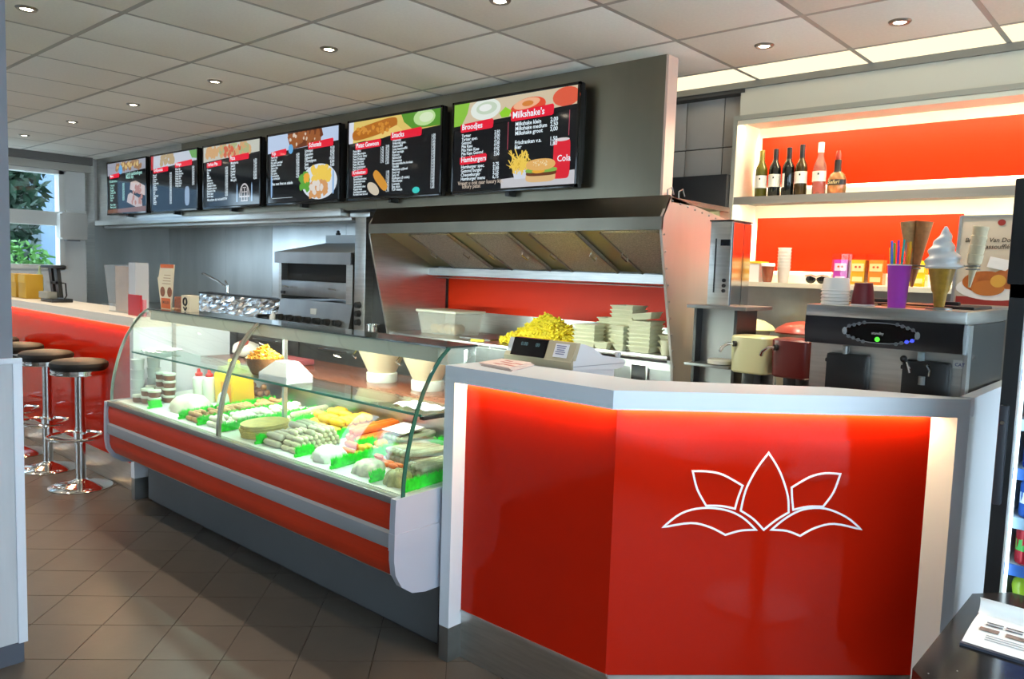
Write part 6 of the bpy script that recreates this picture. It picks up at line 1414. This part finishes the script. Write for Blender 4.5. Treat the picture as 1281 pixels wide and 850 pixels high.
def squeeze():
    base = None
    for x, y, l in ((-4.66, 2.30, 'white squeeze bottle with red cap beside the salad jars'), (-4.575, 2.325, 'white squeeze bottle with red cap between two others'), (-4.605, 2.415, 'white squeeze bottle with red cap beside the yellow jerrycan')):
        z = dz(y)
        if base is None:
            base = thing('squeeze_bottle', l, 'bottle', (x, y, z), 'white squeeze bottles with red caps'); base.rotation_euler[0] = TILT
            part('body', MB().lathe([(.036, 0), (.040, .006), (.040, .125), (.034, .150), (.020, .158), (0, .158)], (x, y, z), 20), mat('bottle_white', '#e6e3d0', rough=.35), base)
            part('cap', MB().lathe([(.022, .156), (.022, .175), (.012, .181), (.008, .203), (0, .204)], (x, y, z), 16), mat('cap_red', '#c8281e', rough=.4), base)
        else: copy_at(base, (x, y, z), l)
squeeze()
def jerry():
    x, y = -4.40, 2.392; z = dz(y)-.001; t = thing('yellow_jerrycan', 'yellow frying oil jerrycan with moulded handle', 'jerrycan', (x, y, z))
    ym = mat('oil_yellow', '#e9b31a', rough=.35)
    part('body', MB().box(x-.115, x+.115, y-.073, y+.073, z, z+.20, .02), ym, t)
    part('shoulder', MB().prism([(x-.10, z+.19), (x+.10, z+.19), (x+.07, z+.235), (x-.07, z+.235)], 'y', y-.06, y+.06), mat('oil_lime', '#d5d02a', rough=.35), t)
    part('handle', MB().tube([(x-.055, y, z+.23), (x-.035, y, z+.265), (x+.055, y, z+.265), (x+.085, y, z+.215)], .013), mat('oil_handle', '#e8d820', rough=.35), t)
    part('print', MB().box(x-.02, x+.095, y-.0755, y-.072, z+.03, z+.15), mat('oil_orange', '#e0861c', rough=.4), t)
    t.rotation_euler[0] = TILT
jerry()
def shelf_items():
    z = 1.008; x, y = -3.66, 2.155
    t = thing('chip_basket', 'brown wicker bowl heaped with golden fries on the glass shelf', 'basket', (x, y, z))
    part('bowl', MB().lathe([(.055, 0), (.062, .004), (.085, .05), (.096, .085), (.098, .09), (.088, .088), (.05, .01), (0, .01)], (x, y, z), 40, wob=lambda a, zz: .025*math.sin(a*20+zz*300)), mat('wicker', '#8a5426', rough=.6, noise=.35, nscale=80), t)
    mb = MB()
    for _ in range(260):
        a = random.uniform(0, 6.28); r = random.random()**.6; d = Vector((random.gauss(0, 1), random.gauss(0, 1), random.gauss(0, .5))).normalized(); e = d.orthogonal().normalized()
        mb.obox((x+.078*r*math.cos(a), y+.078*r*math.sin(a), z+.085+.065*(1-r)*random.uniform(.5, 1.1)), d, e, d.cross(e), random.uniform(.03, .05), .008, .008)
    part('golden_fries', mb, mat('golden_fries', '#f0a81a', rough=.45, noise=.2, nscale=50), t, kind='stuff')
    c0 = None
    x, y = -3.42, 2.13
    for k in range(6):
        if c0 is None: c0 = solo('paper_tray', MB().add([(x-.13, y-.075, z), (x+.13, y-.075, z), (x+.13, y+.075, z), (x-.13, y+.075, z), (x-.05, y-.03, z+.065), (x+.06, y-.03, z+.065), (x+.06, y+.04, z+.065), (x-.05, y+.04, z+.065)], [(4, 5, 6, 7), (0, 1, 5, 4), (1, 2, 6, 5), (2, 3, 7, 6), (3, 0, 4, 7)]), PAPER, 'white paper tray nested in the stack on the glass shelf', 'paper tray', 'stacked white paper trays')
        else: c = c0.copy(); COL.objects.link(c); c.location.z = z+.006*k; c.rotation_euler[2] = random.uniform(-.012, .012)
    def sheet(x, y, label, s=1, lift=0):
        mb = MB(); n = 10; vs = [(x+s*(-.12+.24*i/n), y-.06+.12*j/4, z+lift+.0005+.012*abs(math.sin(i*1.1+j))) for j in range(5) for i in range(n+1)]
        mb.add(vs, [(j*(n+1)+i, j*(n+1)+i+1, (j+1)*(n+1)+i+1, (j+1)*(n+1)+i) for j in range(4) for i in range(n)]); solo('paper_sheet', mb, PAPER, label, 'paper')
    sheet(-2.42, 2.15, 'crumpled white paper on the glass shelf by the service counter'); sheet(-4.93, 2.15, 'crumpled white paper on the glass shelf by the bar end', .9); sheet(-4.88, 2.19, 'second crumpled white paper at the bar end of the shelf', .7, .0125)
shelf_items()
def funnels():
    base = None
    for x, y, l in ((-3.05, 2.75, 'tapered steel sauce bucket on a white base next to the service counter'), (-3.43, 2.75, 'tapered steel sauce bucket on a white base further from the service counter')):
        z = .95
        if base is None:
            base = thing('sauce_bucket', l, 'bucket', (x, y, z), 'tapered steel buckets on the rear worktop')
            part('base', MB().lathe([(.082, 0), (.086, .006), (.086, .05), (.078, .055), (0, .055)], (x, y, z), 28), mat('base_white', '#d8dcd4', rough=.3), base)
            part('bucket', MB().lathe([(.075, .05), (.08, .06), (.148, .205), (.152, .207), (.148, .21), (.142, .205), (.07, .07), (0, .07)], (x, y, z), 36), mat('warm_steel', (.78, .70, .50), rough=.38, metal=.55), base)
            part('bail_handle', MB().tube([(x-.148, y-.01, z+.205), (x-.165, y-.05, z+.17), (x-.14, y-.10, z+.14), (x-.09, y-.115, z+.13)], .005), CHROME, base)
        else: copy_at(base, (x, y, z), l)
funnels()
for x in (-4.92, -4.78, -4.64): solo('wrapped_fillet', MB().capsule((x-.06, 2.575, dz(2.575)+.0192), (x+.06, 2.575, dz(2.575)+.0192), .02), F_BR, 'dark wrapped fillet at the rear of the deck', 'meat', 'wrapped fillets')
t_ = thing('meat_parcel', 'red and white meat parcel on the rear worktop by the bar end', 'parcel', (-4.85, 2.72, .95))
part('wrapper', MB().sph((-4.85, 2.72, 1.004), .11, .09, .055, 16, 10, .06), mat('parcel_white', '#cfc9bf', rough=.4), t_)
part('red_band', MB().obox((-4.80, 2.66, 1.03), (.6, 0, .8), (0, 1, 0), (-.8, 0, .6), .10, .06, .012), mat('parcel_red', '#b33a2a', rough=.4), t_)
solo('pink_tray', MB().box(-4.6, -4.25, 2.66, 2.86, .95, .985, .012), mat('tray_pink', '#a8555c', rough=.4), 'flat pink tray on the rear worktop', 'tray')
